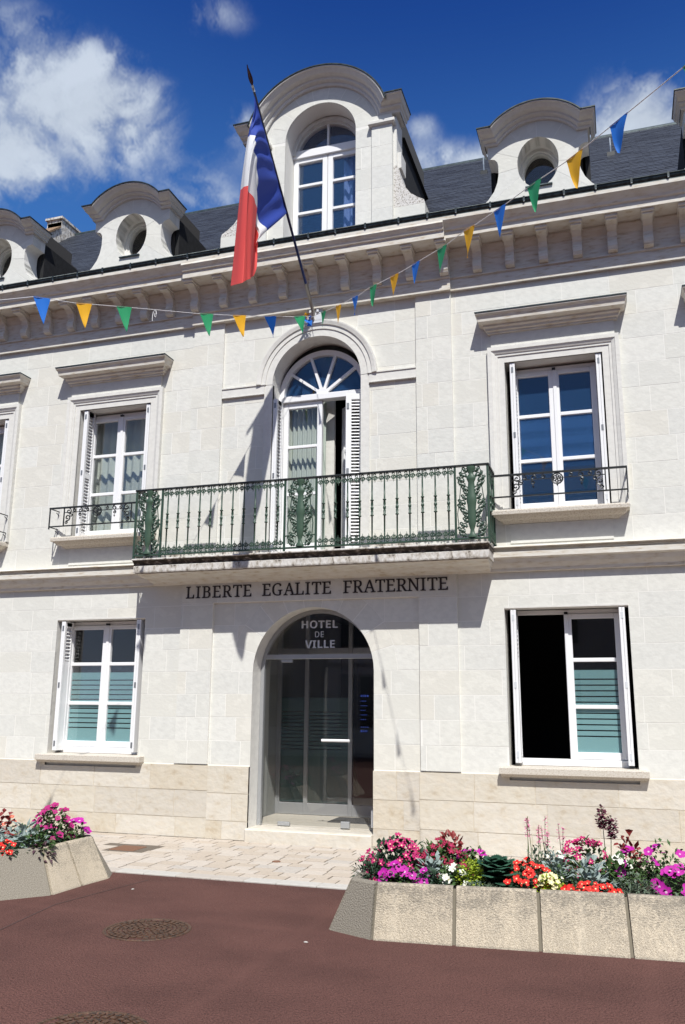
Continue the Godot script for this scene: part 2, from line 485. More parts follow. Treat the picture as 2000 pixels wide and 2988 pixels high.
func make_ground() -> void:
	var s := st()
	quad(s, V(-120, -0.012, -120), V(-120, -0.012, 160), V(140, -0.012, 160), V(140, -0.012, -120))
	structure(build("road", s, M.road))
	s = st()
	box(s, V(-16, -0.3, -0.3), V(16, -0.005, 2.14))
	var pv := build("pavement", s, M.paver_joint)
	structure(pv)
	# pavers, laid in straight rows with staggered joints; far ones out of view are joined
	var rest := st()
	var rows := 12
	var depth := 2.03 / rows
	var r := RandomNumberGenerator.new()
	r.seed = 31
	var variants := {}
	for k in rows:
		var z := 0.03 + k * depth
		var x := -9.0 + r.randf() * 0.2
		while x < 9.0:
			var w: float = [0.22, 0.25, 0.25, 0.28][r.randi() % 4]
			var near := x > -4.6 and x < 1.35
			var lift := r.randf_range(-0.002, 0.0025)
			if near and not (x + w > -2.0 and x < -1.66 and z + depth > 0.82 and z < 1.13):
				if not variants.has(w):
					var ps := st()
					paver(ps, w, depth)
					variants[w] = done(ps)
				obj("paver", variants[w], M["paver_%d" % [0, 0, 1, 2, 2, 3, 4][r.randi() % 7]], pv, V(x, lift, z))
			elif not near:
				box(rest, V(x + 0.004, -0.05, z + 0.004), V(x + w - 0.004, lift, z + depth - 0.004))
			x += w
	build("outlying_pavers", rest, M.paver_0, pv).set_meta("kind", "stuff")
	var x2 := -9.0
	while x2 < 9.0:
		var w2 := r.randf_range(0.30, 0.42)
		if x2 > -3.0 and x2 < 1.4:
			var ks := st()
			bevel_top(ks, V(x2 + 0.003, -0.06, 2.068), V(x2 + w2 - 0.003, 0.003, 2.235), 0.006)
			build("edging_stone", ks, M.kerb_white if r.randf() < 0.6 else M.paver_4, pv)
		x2 += w2
	var es := st()
	box(es, V(-9, -0.06, 2.068), V(-3.1, 0.001, 2.235)); box(es, V(1.75, -0.06, 2.068), V(9, 0.001, 2.235))
	build("outlying_edging", es, M.kerb_white, pv).set_meta("kind", "stuff")

func bevel_top(s: SurfaceTool, a: Vector3, b: Vector3, c: float) -> void:
	var lo := [V(a.x, b.y - c, a.z), V(b.x, b.y - c, a.z), V(b.x, b.y - c, b.z), V(a.x, b.y - c, b.z)]
	var hi := [V(a.x + c, b.y, a.z + c), V(b.x - c, b.y, a.z + c), V(b.x - c, b.y, b.z - c), V(a.x + c, b.y, b.z - c)]
	for i in 4:
		var j := (i + 1) % 4
		quad(s, V(lo[i].x, a.y, lo[i].z), V(lo[j].x, a.y, lo[j].z), lo[j], lo[i])
		quad(s, lo[i], lo[j], hi[j], hi[i])
	quad(s, hi[0], hi[1], hi[2], hi[3])

func paver(s: SurfaceTool, w: float, d: float) -> void:
	bevel_top(s, V(0.0075, -0.05, 0.0075), V(w - 0.0075, 0.0, d - 0.0075), 0.003)

# ---------------------------------------------------------------- the town hall
const BAYS := [-5.45, -3.05, 3.05, 5.45]
var hall: Node3D

func run_ret(s: SurfaceTool, prof: Array, x0: float, x1: float, k := 1.0, back := 0.0) -> void:
	for i in prof.size() - 1:
		var p = prof[i]; var q = prof[i + 1]
		quad(s, V(x0 - p[0] * k, p[1], p[0]), V(x0 - q[0] * k, q[1], q[0]), V(x1 + q[0] * k, q[1], q[0]), V(x1 + p[0] * k, p[1], p[0]))
		quad(s, V(x0 - p[0] * k, p[1], back), V(x0 - q[0] * k, q[1], back), V(x0 - q[0] * k, q[1], q[0]), V(x0 - p[0] * k, p[1], p[0]))
		quad(s, V(x1 + p[0] * k, p[1], p[0]), V(x1 + q[0] * k, q[1], q[0]), V(x1 + q[0] * k, q[1], back), V(x1 + p[0] * k, p[1], back))

func wedge(c: Vector2, r0: float, r1: float, a0: float, a1: float) -> PackedVector2Array:
	var p := arc(c, r0, a0, a1, 4)
	var q := arc(c, r1, a0, a1, 4)
	q.reverse()
	p.append_array(q)
	return p

func stone_piece(called: String, poly: PackedVector2Array, zf: float, m: Material, parent: Node) -> void:
	var s := st()
	prism(s, poly, -0.03, zf)
	build(called, s, m, parent)

# courses of stones cut to the region and round the holes
func stones(parent: Node, called: String, region: PackedVector2Array, holes: Array, ys: Array, lo: float, hi: float, zf: float, kind: String, kinds: int, seed_: int, limit := 4.75) -> int:
	var r := RandomNumberGenerator.new()
	r.seed = seed_
	var bx := Rect2(region[0], Vector2.ZERO)
	for p in region: bx = bx.expand(p)
	var rest := st()
	var any := false
	var made := 0
	if zf > 0.005:
		# what shows in the joints
		var core := st()
		var left: Array[PackedVector2Array] = [region]
		for h in holes:
			var nxt: Array[PackedVector2Array] = []
			for p in left:
				for c in Geometry2D.clip_polygons(p, h):
					if not Geometry2D.is_polygon_clockwise(c): nxt.append(c)
			left = nxt
		for p in left: prism(core, p, -0.001, zf - (0.004 if kind == "base" else 0.0016))
		build("mortar_bed", core, M.mortar if kind != "base" else M.base_1, parent)
	for k in ys.size() - 1:
		var x := bx.position.x - r.randf() * lo
		while x < bx.end.x:
			var w := r.randf_range(lo, hi)
			if bx.end.x - x - w < 0.16: w = bx.end.x - x + 0.01
			var j := 0.0040
			var parts := Geometry2D.intersect_polygons(rect(x + j, ys[k] + j, x + w - j, ys[k + 1] - j), region)
			for h in holes:
				var nxt: Array[PackedVector2Array] = []
				for p in parts:
					for c in Geometry2D.clip_polygons(p, h):
						if not Geometry2D.is_polygon_clockwise(c): nxt.append(c)
				parts = nxt
			for p in parts:
				var b := Rect2(p[0], Vector2.ZERO)
				for q in p: b = b.expand(q)
				if b.size.x < 0.02 or b.size.y < 0.02: continue
				var m: Material = M["%s_%d" % [kind, r.randi() % kinds]]
				if absf(b.get_center().x) < limit:
					stone_piece(called, p, zf + r.randf_range(-0.0008, 0.0008), m, parent)
					made += 1
				else:
					prism(rest, p, -0.03, zf)
					any = true
			x += w
	if any:
		build("outlying_stones", rest, M["%s_0" % kind], parent).set_meta("kind", "stuff")
	return made

func courses(y0: float, y1: float, n: int) -> Array:
	var a := []
	for i in n + 1: a.append(lerpf(y0, y1, float(i) / n))
	return a

func make_town_hall() -> void:
	hall = thing("town_hall", "white limestone town hall with slate roof, arched entrance and three storeys of windows", "town hall")
	# the wall behind the facing stones, with its openings
	var wall := CSGBox3D.new()
	wall.size = V(16.5, 7.4, 0.2986); wall.position = V(0.25, 3.7, -0.1507)
	wall.material = M.mortar
	var cut := func(x0: float, y0: float, x1: float, y1: float) -> void:
		var c := CSGBox3D.new()
		c.operation = CSGShape3D.OPERATION_SUBTRACTION
		c.size = V(x1 - x0, y1 - y0, 1.0); c.position = V((x0 + x1) / 2, (y0 + y1) / 2, 0) - wall.position
		c.material = M.trim
		c.name = "opening_cut"
		wall.add_child(c, true)
	var cyl := func(y: float, r: float) -> void:
		var c := CSGCylinder3D.new()
		c.operation = CSGShape3D.OPERATION_SUBTRACTION
		c.radius = r; c.height = 1.0; c.sides = 48
		c.rotation.x = PI / 2
		c.position = V(0, y, 0) - wall.position
		c.material = M.trim
		c.name = "arch_cut"
		wall.add_child(c, true)
	for C in BAYS:
		cut.call(C - 0.58, 3.84, C + 0.58, 5.745)
		cut.call(C - 0.685, 0.93, C + 0.685, 2.71)
	cut.call(-0.62, 3.412, 0.62, 5.80); cyl.call(5.80, 0.62)
	cut.call(-0.79, 0.147, 0.79, 2.0); cyl.call(2.0, 0.79)
	put(wall, "wall", hall)

	# facing stones
	var up_holes := []; var low_holes := []
	for C in BAYS:
		up_holes.append(rect(C - 0.735, 3.70, C + 0.735, 6.16))
		low_holes.append(rect(C - 0.685, 0.80, C + 0.685, 2.71))
	var arch_up := arc(Vector2(0, 5.80), 0.845, 0, 180, 24)
	arch_up.append_array(PackedVector2Array([Vector2(-0.74, 5.80), Vector2(-0.74, 3.3), Vector2(0.74, 3.3), Vector2(0.74, 5.80)]))
	var door := arc(Vector2(0, 2.0), 0.79, 0, 180, 30)
	door.append_array(PackedVector2Array([Vector2(-0.79, -0.1), Vector2(0.79, -0.1)]))
	var ring := arc(Vector2(0, 2.0), 1.085, 0, 180, 30)
	var up := courses(3.42, 6.80, 11)
	var low := courses(0.87, 3.14, 8)
	var n := 0
	for sgn in [-1, 1]:
		var a: float = -8.0 if sgn < 0 else 1.822
		var b: float = -1.822 if sgn < 0 else 8.5
		n += stones(hall, "stone", rect(a, 3.42, b, 6.80), up_holes, up, 0.40, 0.74, 0.0, "stone", 6, 100 + sgn)
		n += stones(hall, "stone", rect(a, 0.87, b, 3.14), low_holes, low, 0.40, 0.74, 0.0, "stone", 6, 200 + sgn)
		var p0: float = minf(sgn * 1.36, sgn * 1.82); var p1: float = maxf(sgn * 1.36, sgn * 1.82)
		n += stones(hall, "pilaster_stone", rect(p0, 3.42, p1, 6.80), [], up, 0.2, 0.46, 0.035, "stone", 6, 300 + sgn)
		n += stones(hall, "pilaster_stone", rect(p0, 0.87, p1, 3.14), [], low, 0.2, 0.46, 0.035, "stone", 6, 400 + sgn)
	n += stones(hall, "stone", rect(-1.356, 3.42, 1.356, 6.80), [arch_up], up, 0.36, 0.62, 0.0, "stone", 6, 500)
	n += stones(hall, "stone", rect(-1.356, 0.87, 1.356, 2.872), [door, ring], courses(0.87, 2.872, 7), 0.36, 0.6, 0.0, "stone", 6, 501)
	stones(hall, "frieze_stone", rect(-1.81, 2.876, 1.81, 3.14), [], [2.876, 3.14], 0.6, 0.9, 0.038, "stone", 6, 502)
	for k in 11:
		var a0 := 180.0 / 11 * k; var a1 := 180.0 / 11 * (k + 1)
		var w := wedge(Vector2(0, 2.0), 0.79, 1.08, a0 + 0.35, a1 - 0.35)
		stone_piece("arch_stone", w, rng.randf_range(-0.001, 0.001), M["stone_%d" % (k * 5 % 6)], hall)
	# base courses, warmer and rougher, a little proud of the wall above
	for sgn in [-1, 1]:
		var a: float = -8.0 if sgn < 0 else 1.34
		var b: float = -1.34 if sgn < 0 else 8.5
		n += stones(hall, "base_stone", rect(a, 0.0, b, 0.855), low_holes, [0.0, 0.235, 0.555, 0.855], 0.5, 1.05, 0.028, "base", 4, 600 + sgn)
		n += stones(hall, "base_stone", rect(minf(sgn * 0.79, sgn * 1.34), 0.0, maxf(sgn * 0.79, sgn * 1.34), 0.855), [door], [0.0, 0.215, 0.535, 0.855], 0.24, 0.5, 0.036, "base", 4, 610 + sgn)
	# string course
	var sprof := [[-0.05, 3.42], [0.17, 3.415], [0.18, 3.40], [0.12, 3.395], [0.115, 3.35], [0.16, 3.345], [0.16, 3.285], [0.13, 3.27], [0.10, 3.22], [0.055, 3.17], [0.045, 3.135], [-0.02, 3.13]]
	for e in [[-8.0, -2.2], [-2.2, 2.2], [2.2, 8.5]]:
		var s := st()
		run_x(s, sprof, e[0], e[1])
		build("string_course", s, M.cornice_stone, hall)
	make_cornice()
	for C in BAYS:
		upper_window(C)
		lower_window(C)
	centre_door()
	make_roof()
	# the motto over the entrance
	motto()

func motto() -> void:
	var face := SystemFont.new()
	face.font_names = PackedStringArray(["Droid Serif"])
	var font := FontVariation.new()
	font.base_font = face
	font.variation_embolden = 0.22
	var words := [["LIBERTE", -1.755, -0.815], ["EGALITE", -0.675, 0.255], ["FRATERNITE", 0.408, 1.718]]
	for w in words:
		var x: float = w[1]
		var total := 0.0
		var adv := []
		for ch in w[0]:
			var a := font.get_string_size(ch, HORIZONTAL_ALIGNMENT_LEFT, -1, 100).x / 100.0 + 0.075
			adv.append(a); total += a
		total -= 0.075
		var k: float = (w[2] - w[1]) / total
		for i in w[0].length():
			var t := TextMesh.new()
			t.text = w[0][i]
			t.font = font
			t.font_size = 100
			t.pixel_size = 0.00212
			t.depth = 0.008
			t.horizontal_alignment = HORIZONTAL_ALIGNMENT_LEFT
			t.vertical_alignment = VERTICAL_ALIGNMENT_BOTTOM
			t.curve_step = 2.0
			var o := obj("letter", t, M.letter_black, hall)
			var bb := t.get_aabb()
			o.position = V(x - bb.position.x, 2.944 - bb.position.y, 0.041)
			x += adv[i] * k

# ---------------------------------------------------------------- cornice
func make_cornice() -> void:
	var base := [[-0.1, 6.79], [0.05, 6.79], [0.05, 6.945], [0.075, 6.95], [0.075, 6.972], [0.045, 6.978], [0.05, 7.08], [0.085, 7.22], [0.145, 7.31], [0.145, 7.335], [0.40, 7.335], [0.40, 7.42], [0.425, 7.43], [0.435, 7.46], [0.47, 7.50], [0.505, 7.53], [0.505, 7.575], [-0.3, 7.59]]
	for e in [[-8.0, -1.83, 0.0], [-1.83, 1.83, 0.045], [1.83, 8.5, 0.0]]:
		var prof := []
		for p in base: prof.append([p[0] + (e[2] if p[0] > 0 and p[0] < 0.5 else 0.0), p[1]])
		var s := st()
		run_x(s, prof, e[0], e[1])
		build("cornice", s, M.cornice_stone, hall)
	var poly := PackedVector2Array()
	for p in [[0.03, 6.975], [0.10, 6.975], [0.14, 6.99], [0.158, 7.03], [0.155, 7.075], [0.135, 7.12], [0.135, 7.16], [0.165, 7.22], [0.235, 7.265], [0.335, 7.285], [0.335, 7.30], [0.03, 7.30]]:
		poly.append(Vector2(-p[0], p[1]))
	var s2 := st()
	prism(s2, poly, -0.055, 0.055)
	# turn the outline from (x, y) to (z, y)
	var bracket := done(s2)
	var s3 := st()
	bevel_box(s3, V(-0.075, 7.297, 0.04), V(0.075, 7.337, 0.372), 0.008)
	box(s3, V(-0.062, 7.275, 0.04), V(0.062, 7.297, 0.345))
	var cap := done(s3)
	var xs := []
	for k in range(-4, 5): xs.append([k * 0.4425, 0.045])
	for k in 14:
		xs.append([2.19 + k * 0.41, 0.0]); xs.append([-2.19 - k * 0.41, 0.0])
	for e in xs:
		if e[0] < -7.9: continue
		var m := group_node("modillion", hall)
		m.position = V(e[0], 0, e[1])
		obj("scroll", bracket, M.cornice_stone, m).rotation.y = PI / 2
		obj("cap", cap, M.cornice_stone, m)
	# small side brackets where the cornice steps forward
	# gutter
	var g := smooth(st())
	var ring := []
	for i in 11:
		var a := PI + PI * i / 10.0
		ring.append([0.455 + cos(a) * 0.062, 7.645 + sin(a) * 0.062])
	for i in range(10, -1, -1):
		var a := PI + PI * i / 10.0
		ring.append([0.455 + cos(a) * 0.056, 7.645 + sin(a) * 0.056])
	for i in ring.size():
		var p = ring[i]; var q = ring[(i + 1) % ring.size()]
		quad(g, V(-8.0, p[1], p[0]), V(-8.0, q[1], q[0]), V(8.5, q[1], q[0]), V(8.5, p[1], p[0]))
	tube(g, [V(-8.0, 7.648, 0.517), V(8.5, 7.648, 0.517)], 0.010, 8)
	build("gutter", g, M.gutter_zinc, hall)
	var f := st()
	box(f, V(-8.0, 7.578, 0.30), V(8.5, 7.588, 0.50)); box(f, V(-8.0, 7.588, 0.28), V(8.5, 7.70, 0.36))
	build("gutter_lining", f, M.zinc, hall)
	var cs := st()
	box(cs, V(-0.012, 7.60, 0.50), V(0.012, 7.66, 0.531))
	var clip := done(cs)
	var c2 := st()
	box(c2, V(-0.009, 7.592, 0.49), V(0.009, 7.612, 0.528))
	var nub := done(c2)
	var x := -7.9
	while x < 8.4:
		var b := group_node("gutter_bracket", hall)
		b.position = V(x, 0, 0)
		obj("strap", clip, M.gutter_zinc, b)
		obj("clip", nub, M.clip_metal, b)
		x += rng.randf_range(0.36, 0.50)

# ---------------------------------------------------------------- windows
func bar(s: SurfaceTool, x0: float, y0: float, x1: float, y1: float, z0: float, z1: float) -> void:
	bevel_box(s, V(x0, y0, z0), V(x1, y1, z1), 0.005)

# two casements of three panes each; open_left leaves the left one swung inwards
func casements(w: Node3D, cx: float, hw: float, y0: float, y1: float, z: float, mun: Array, foot: float, open_left := false) -> void:
	var s := st()
	bar(s, cx - hw, y0, cx - hw + 0.05, y1, z - 0.08, z - 0.02); bar(s, cx + hw - 0.05, y0, cx + hw, y1, z - 0.08, z - 0.02)
	bar(s, cx - hw + 0.05, y1 - 0.05, cx + hw - 0.05, y1, z - 0.08, z - 0.02); bar(s, cx - hw + 0.05, y0, cx + hw - 0.05, y0 + foot, z - 0.09, z + 0.02)
	build("frame", s, M.white_paint, w)
	for side in [-1, 1]:

		var xa := (cx - hw + 0.052) if side < 0 else (cx + 0.006)
		var xb := (cx - 0.006) if side < 0 else (cx + hw - 0.052)
		var pivot := Vector3.ZERO
		var turn := 0.0
		if side < 0 and open_left:
			pivot = V(xa, 0, z - 0.03); turn = deg_to_rad(98.0)
		var ya := y0 + foot + 0.004; var yb := y1 - 0.054
		var f := st()
		var inner := 0.070
		bar(f, xa, ya, xa + 0.045, yb, z - 0.05, z); bar(f, xb - inner, ya, xb, yb, z - 0.05, z)
		if side < 0: pass
		bar(f, xa + 0.045, yb - 0.055, xb - inner, yb, z - 0.05, z); bar(f, xa + 0.045, ya, xb - inner, ya + 0.075, z - 0.05, z)
		var kids := []
		for m in mun:
			var g := st()
			bar(g, xa + 0.045, m - 0.022, xb - inner, m + 0.022, z - 0.045, z - 0.006)
			kids.append(build("glazing_bar", g, M.white_paint, w))
		var edges := [ya + 0.075]
		for m in mun:
			edges.append(m - 0.022); edges.append(m + 0.022)
		edges.append(yb - 0.055)
		kids.append(build("casement", f, M.white_paint, w))
		for i in range(0, edges.size(), 2):
			var p := st()
			box(p, V(xa + 0.043, edges[i] - 0.002, z - 0.030), V(xb - inner + 0.002, edges[i + 1] + 0.002, z - 0.025))
			kids.append(build("pane", p, M.sky_tint_glass if y0 > 3.0 and cx > 0.0 else M.glass, w))
		if turn != 0.0:
			for o in kids:
				o.transform = Transform3D(Basis(Vector3.UP, turn), pivot) * Transform3D(Basis.IDENTITY, -pivot)
	if not open_left:
		var c := st()
		bar(c, cx - 0.022, y0 + foot + 0.004, cx + 0.022, y1 - 0.054, z + 0.001, z + 0.012)
		build("cover_strip", c, M.white_paint, w)
	else:
		var c := st()
		bar(c, cx - 0.03, y0 + foot + 0.004, cx + 0.012, y1 - 0.054, z + 0.001, z + 0.012)
		build("cover_strip", c, M.white_paint, w)
	var l := st()
	box(l, V(cx - 0.025, y1 - 0.055, z - 0.01), V(cx + 0.015, y1 - 0.03, z + 0.03))
	build("latch", l, M.iron_black, w)

# folded shutter standing in the reveal, its slats towards the window
func shutter(cx: float, side: int, hw_: float, y0: float, y1: float, slats: Array, each: bool, gap := 0.0) -> void:
	var hw := hw_ - gap
	var o := group_node("shutter", hall)
	var xo := cx + side * (hw - 0.006)           # outer face, against the reveal
	var xi := cx + side * (hw - 0.068)           # inner face
	var d := -side
	var s := st()
	var bx := func(x0: float, ya: float, z0: float, x1: float, yb: float, z1: float) -> void:
		bevel_box(s, V(minf(x0, x1), ya, z0), V(maxf(x0, x1), yb, z1), 0.003)
	bx.call(xo, y0, -0.196, xo + d * 0.028, y1, -0.006)          # the leaf folded behind
	bx.call(xo + d * 0.030, y0, -0.045, xi, y1, -0.004); bx.call(xo + d * 0.030, y0, -0.196, xi, y1, -0.155)
	bx.call(xo + d * 0.030, y1 - 0.06, -0.155, xi, y1, -0.045); bx.call(xo + d * 0.030, y0, -0.155, xi, y0 + 0.07, -0.045)
	for e in slats:
		bx.call(xo + d * 0.030, e[1], -0.155, xi, e[1] + 0.07, -0.045)
	if slats.size() == 1 and slats[0][0] - y0 > 0.5:
		bx.call(xo + d * 0.030, y0 + 0.07, -0.155, xi - d * 0.006, slats[0][0], -0.045)
	build("shutter_frame", s, M.white_paint, o)
	var sl := st()
	box(sl, V(-0.016, -0.004, -0.155), V(0.016, 0.004, -0.045))
	var mesh := done(sl)
	var joined := st()
	for e in slats:
		var y: float = e[0] + 0.02
		while y < e[1] - 0.01:
			var p := V((xo + d * 0.030 + xi) / 2, y, 0)
			if each:
				obj("slat", mesh, M.white_paint, o, p).rotation.z = -d * 0.75
			else:
				joined.append_from(mesh, 0, Transform3D(Basis(Vector3.BACK, -d * 0.75), p))
			y += 0.047
	if not each:
		build("slats", joined, M.white_paint, o).set_meta("kind", "stuff")
	for y in [y0 + 0.09, (y0 + y1) / 2, y1 - 0.09]:
		var h := st()
		box(h, V(minf(xo, xi) + 0.018, y - 0.035, -0.012), V(maxf(xo, xi) - 0.018, y + 0.035, -0.001))
		build("hinge", h, M.hinge_metal if y > 4.0 or cx < 0 else M.grey_paint, o)

func room(called: String, x0: float, x1: float, y0: float, y1: float, z0: float, z1: float, m: Material, parent: Node) -> void:
	var s := st()
	box(s, V(x0 - 0.1, y0 - 0.1, z0), V(x0, y1 + 0.1, z1)); box(s, V(x1, y0 - 0.1, z0), V(x1 + 0.1, y1 + 0.1, z1))
	box(s, V(x0, y0 - 0.1, z0), V(x1, y0, z1)); box(s, V(x0, y1, z0), V(x1, y1 + 0.1, z1))
	box(s, V(x0 - 0.1, y0 - 0.1, z0 - 0.1), V(x1 + 0.1, y1 + 0.1, z0))
	build(called, s, m, parent)

func curtain(called: String, x0: float, x1: float, y0: float, y1: float, z: float, m: Material, parent: Node, waves := 9) -> void:
	var s := smooth(st())
	var n := waves * 8
	for i in n:
		var a := float(i) / n; var b := float(i + 1) / n
		var za := z + sin(a * waves * TAU) * 0.022; var zb := z + sin(b * waves * TAU) * 0.022
		quad(s, V(lerpf(x0, x1, a), y0, za), V(lerpf(x0, x1, a), y1, za), V(lerpf(x0, x1, b), y1, zb), V(lerpf(x0, x1, b), y0, zb))
	build(called, s, m, parent)

func upper_window(C: float) -> void:
	var s := st()
	# architrave round the opening: three steps
	var path := PackedVector2Array([Vector2(C + 0.58, 3.85), Vector2(C + 0.58, 5.745), Vector2(C - 0.58, 5.745), Vector2(C - 0.58, 3.85)])
	path.reverse()
	sweep(s, path, [[-0.02, 0.0], [0.012, 0.0], [0.012, 0.078], [0.024, 0.080], [0.024, 0.108], [0.034, 0.112], [0.05, 0.148], [0.058, 0.153], [0.058, 0.2], [-0.03, 0.2]])
	build("architrave", s, M.trim, hall)
	s = st()
	box(s, V(C - 0.735, 5.947, -0.02), V(C + 0.735, 6.14, 0.030))
	build("frieze_block", s, M.stone_0, hall)
	s = st()
	run_ret(s, [[0.0, 6.128], [0.055, 6.128], [0.055, 6.15], [0.085, 6.158], [0.09, 6.185], [0.12, 6.20], [0.12, 6.222], [0.20, 6.238], [0.205, 6.275], [0.215, 6.30], [0.242, 6.325], [0.242, 6.338], [0.0, 6.345]], C - 0.735, C + 0.735, 0.66)
	build("window_hood", s, M.cornice_stone, hall)
	s = st()
	box(s, V(C - 0.898, 6.340, 0.0), V(C + 0.898, 6.354, 0.25))
	build("hood_flashing", s, M.gutter_zinc, hall)
	s = st()
	run_ret(s, [[-0.02, 3.70], [0.02, 3.705], [0.06, 3.735], [0.11, 3.745], [0.15, 3.77], [0.165, 3.783], [0.20, 3.785], [0.20, 3.825], [0.195, 3.832], [0.19, 3.842], [0.0, 3.85]], C - 0.64, C + 0.64, 0.66)
	box(s, V(C - 0.58, 3.76, -0.30), V(C + 0.58, 3.846, 0.0))
	build("window_sill", s, M.sill_stone, hall)
	s = st()
	box(s, V(C - 0.58, 3.47, -0.02), V(C + 0.58, 3.70, 0.010))
	build("apron_stone", s, M.stone_2, hall)
	var w := group_node("window", hall)
	casements(w, C, 0.545, 3.85, 5.715, -0.2, [5.09, 4.52], 0.06)
	for side in [-1, 1]:
		shutter(C, side, 0.58, 3.875, 5.735, [[3.945, 4.74], [4.81, 5.675]], side < 0 and absf(C) < 4, 0.055 if side < 0 else 0.012)
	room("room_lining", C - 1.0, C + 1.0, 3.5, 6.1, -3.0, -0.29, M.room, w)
	if C < 0:
		curtain("curtain", C - 0.6, C + 0.6, 3.8, 5.8, -0.42, M.curtain, w)

func lower_window(C: float) -> void:
	var s := st()
	run_ret(s, [[0.03, 0.835], [0.07, 0.838], [0.095, 0.865], [0.115, 0.868], [0.12, 0.872], [0.12, 0.935], [0.115, 0.94], [0.0, 0.948]], C - 0.75, C + 0.75, 0.3)
	box(s, V(C - 0.685, 0.86, -0.30), V(C + 0.685, 0.949, 0.0))
	build("window_sill", s, M.sill_stone, hall)
	s = st()
	run_x(s, [[-0.02, 2.695], [0.004, 2.71], [0.004, 2.73], [-0.02, 2.73]], C - 0.684, C + 0.684)
	build("lintel_edge", s, M.trim, hall)
	var w := group_node("window", hall)
	var opened := C > 2.0 and C < 4.0
	casements(w, C, 0.645, 0.952, 2.70, -0.2, [2.122, 1.60], 0.075, opened)
	for side in [-1, 1]:
		if opened and side < 0: continue
		var xa := C - 0.56 if side < 0 else C + 0.05
		var xb := C - 0.05 if side < 0 else C + 0.56
		# frosted film on the lower panes, cut into bands with clear lines between
		var y := 1.03
		for top in [1.272, 1.335, 1.398, 1.461, 1.524, 1.578, 1.645, 1.708, 1.771, 1.834, 1.90, 2.01]:
			var f := st()
			box(f, V(xa, y, -0.236), V(xb, top, -0.2335))
			build("frosted_band", f, M.film, w)
			y = top + 0.014
	for side in [-1, 1]:
		shutter(C, side, 0.685, 0.985, 2.69, [[2.16, 2.61]], side < 0 and C > -4.0 and C < 0, 0.062 if C < 0 or side < 0 else 0.036)
	room("room_lining", C - 1.1, C + 1.1, 0.3, 3.0, -3.2, -0.29, M.room_dark, w)

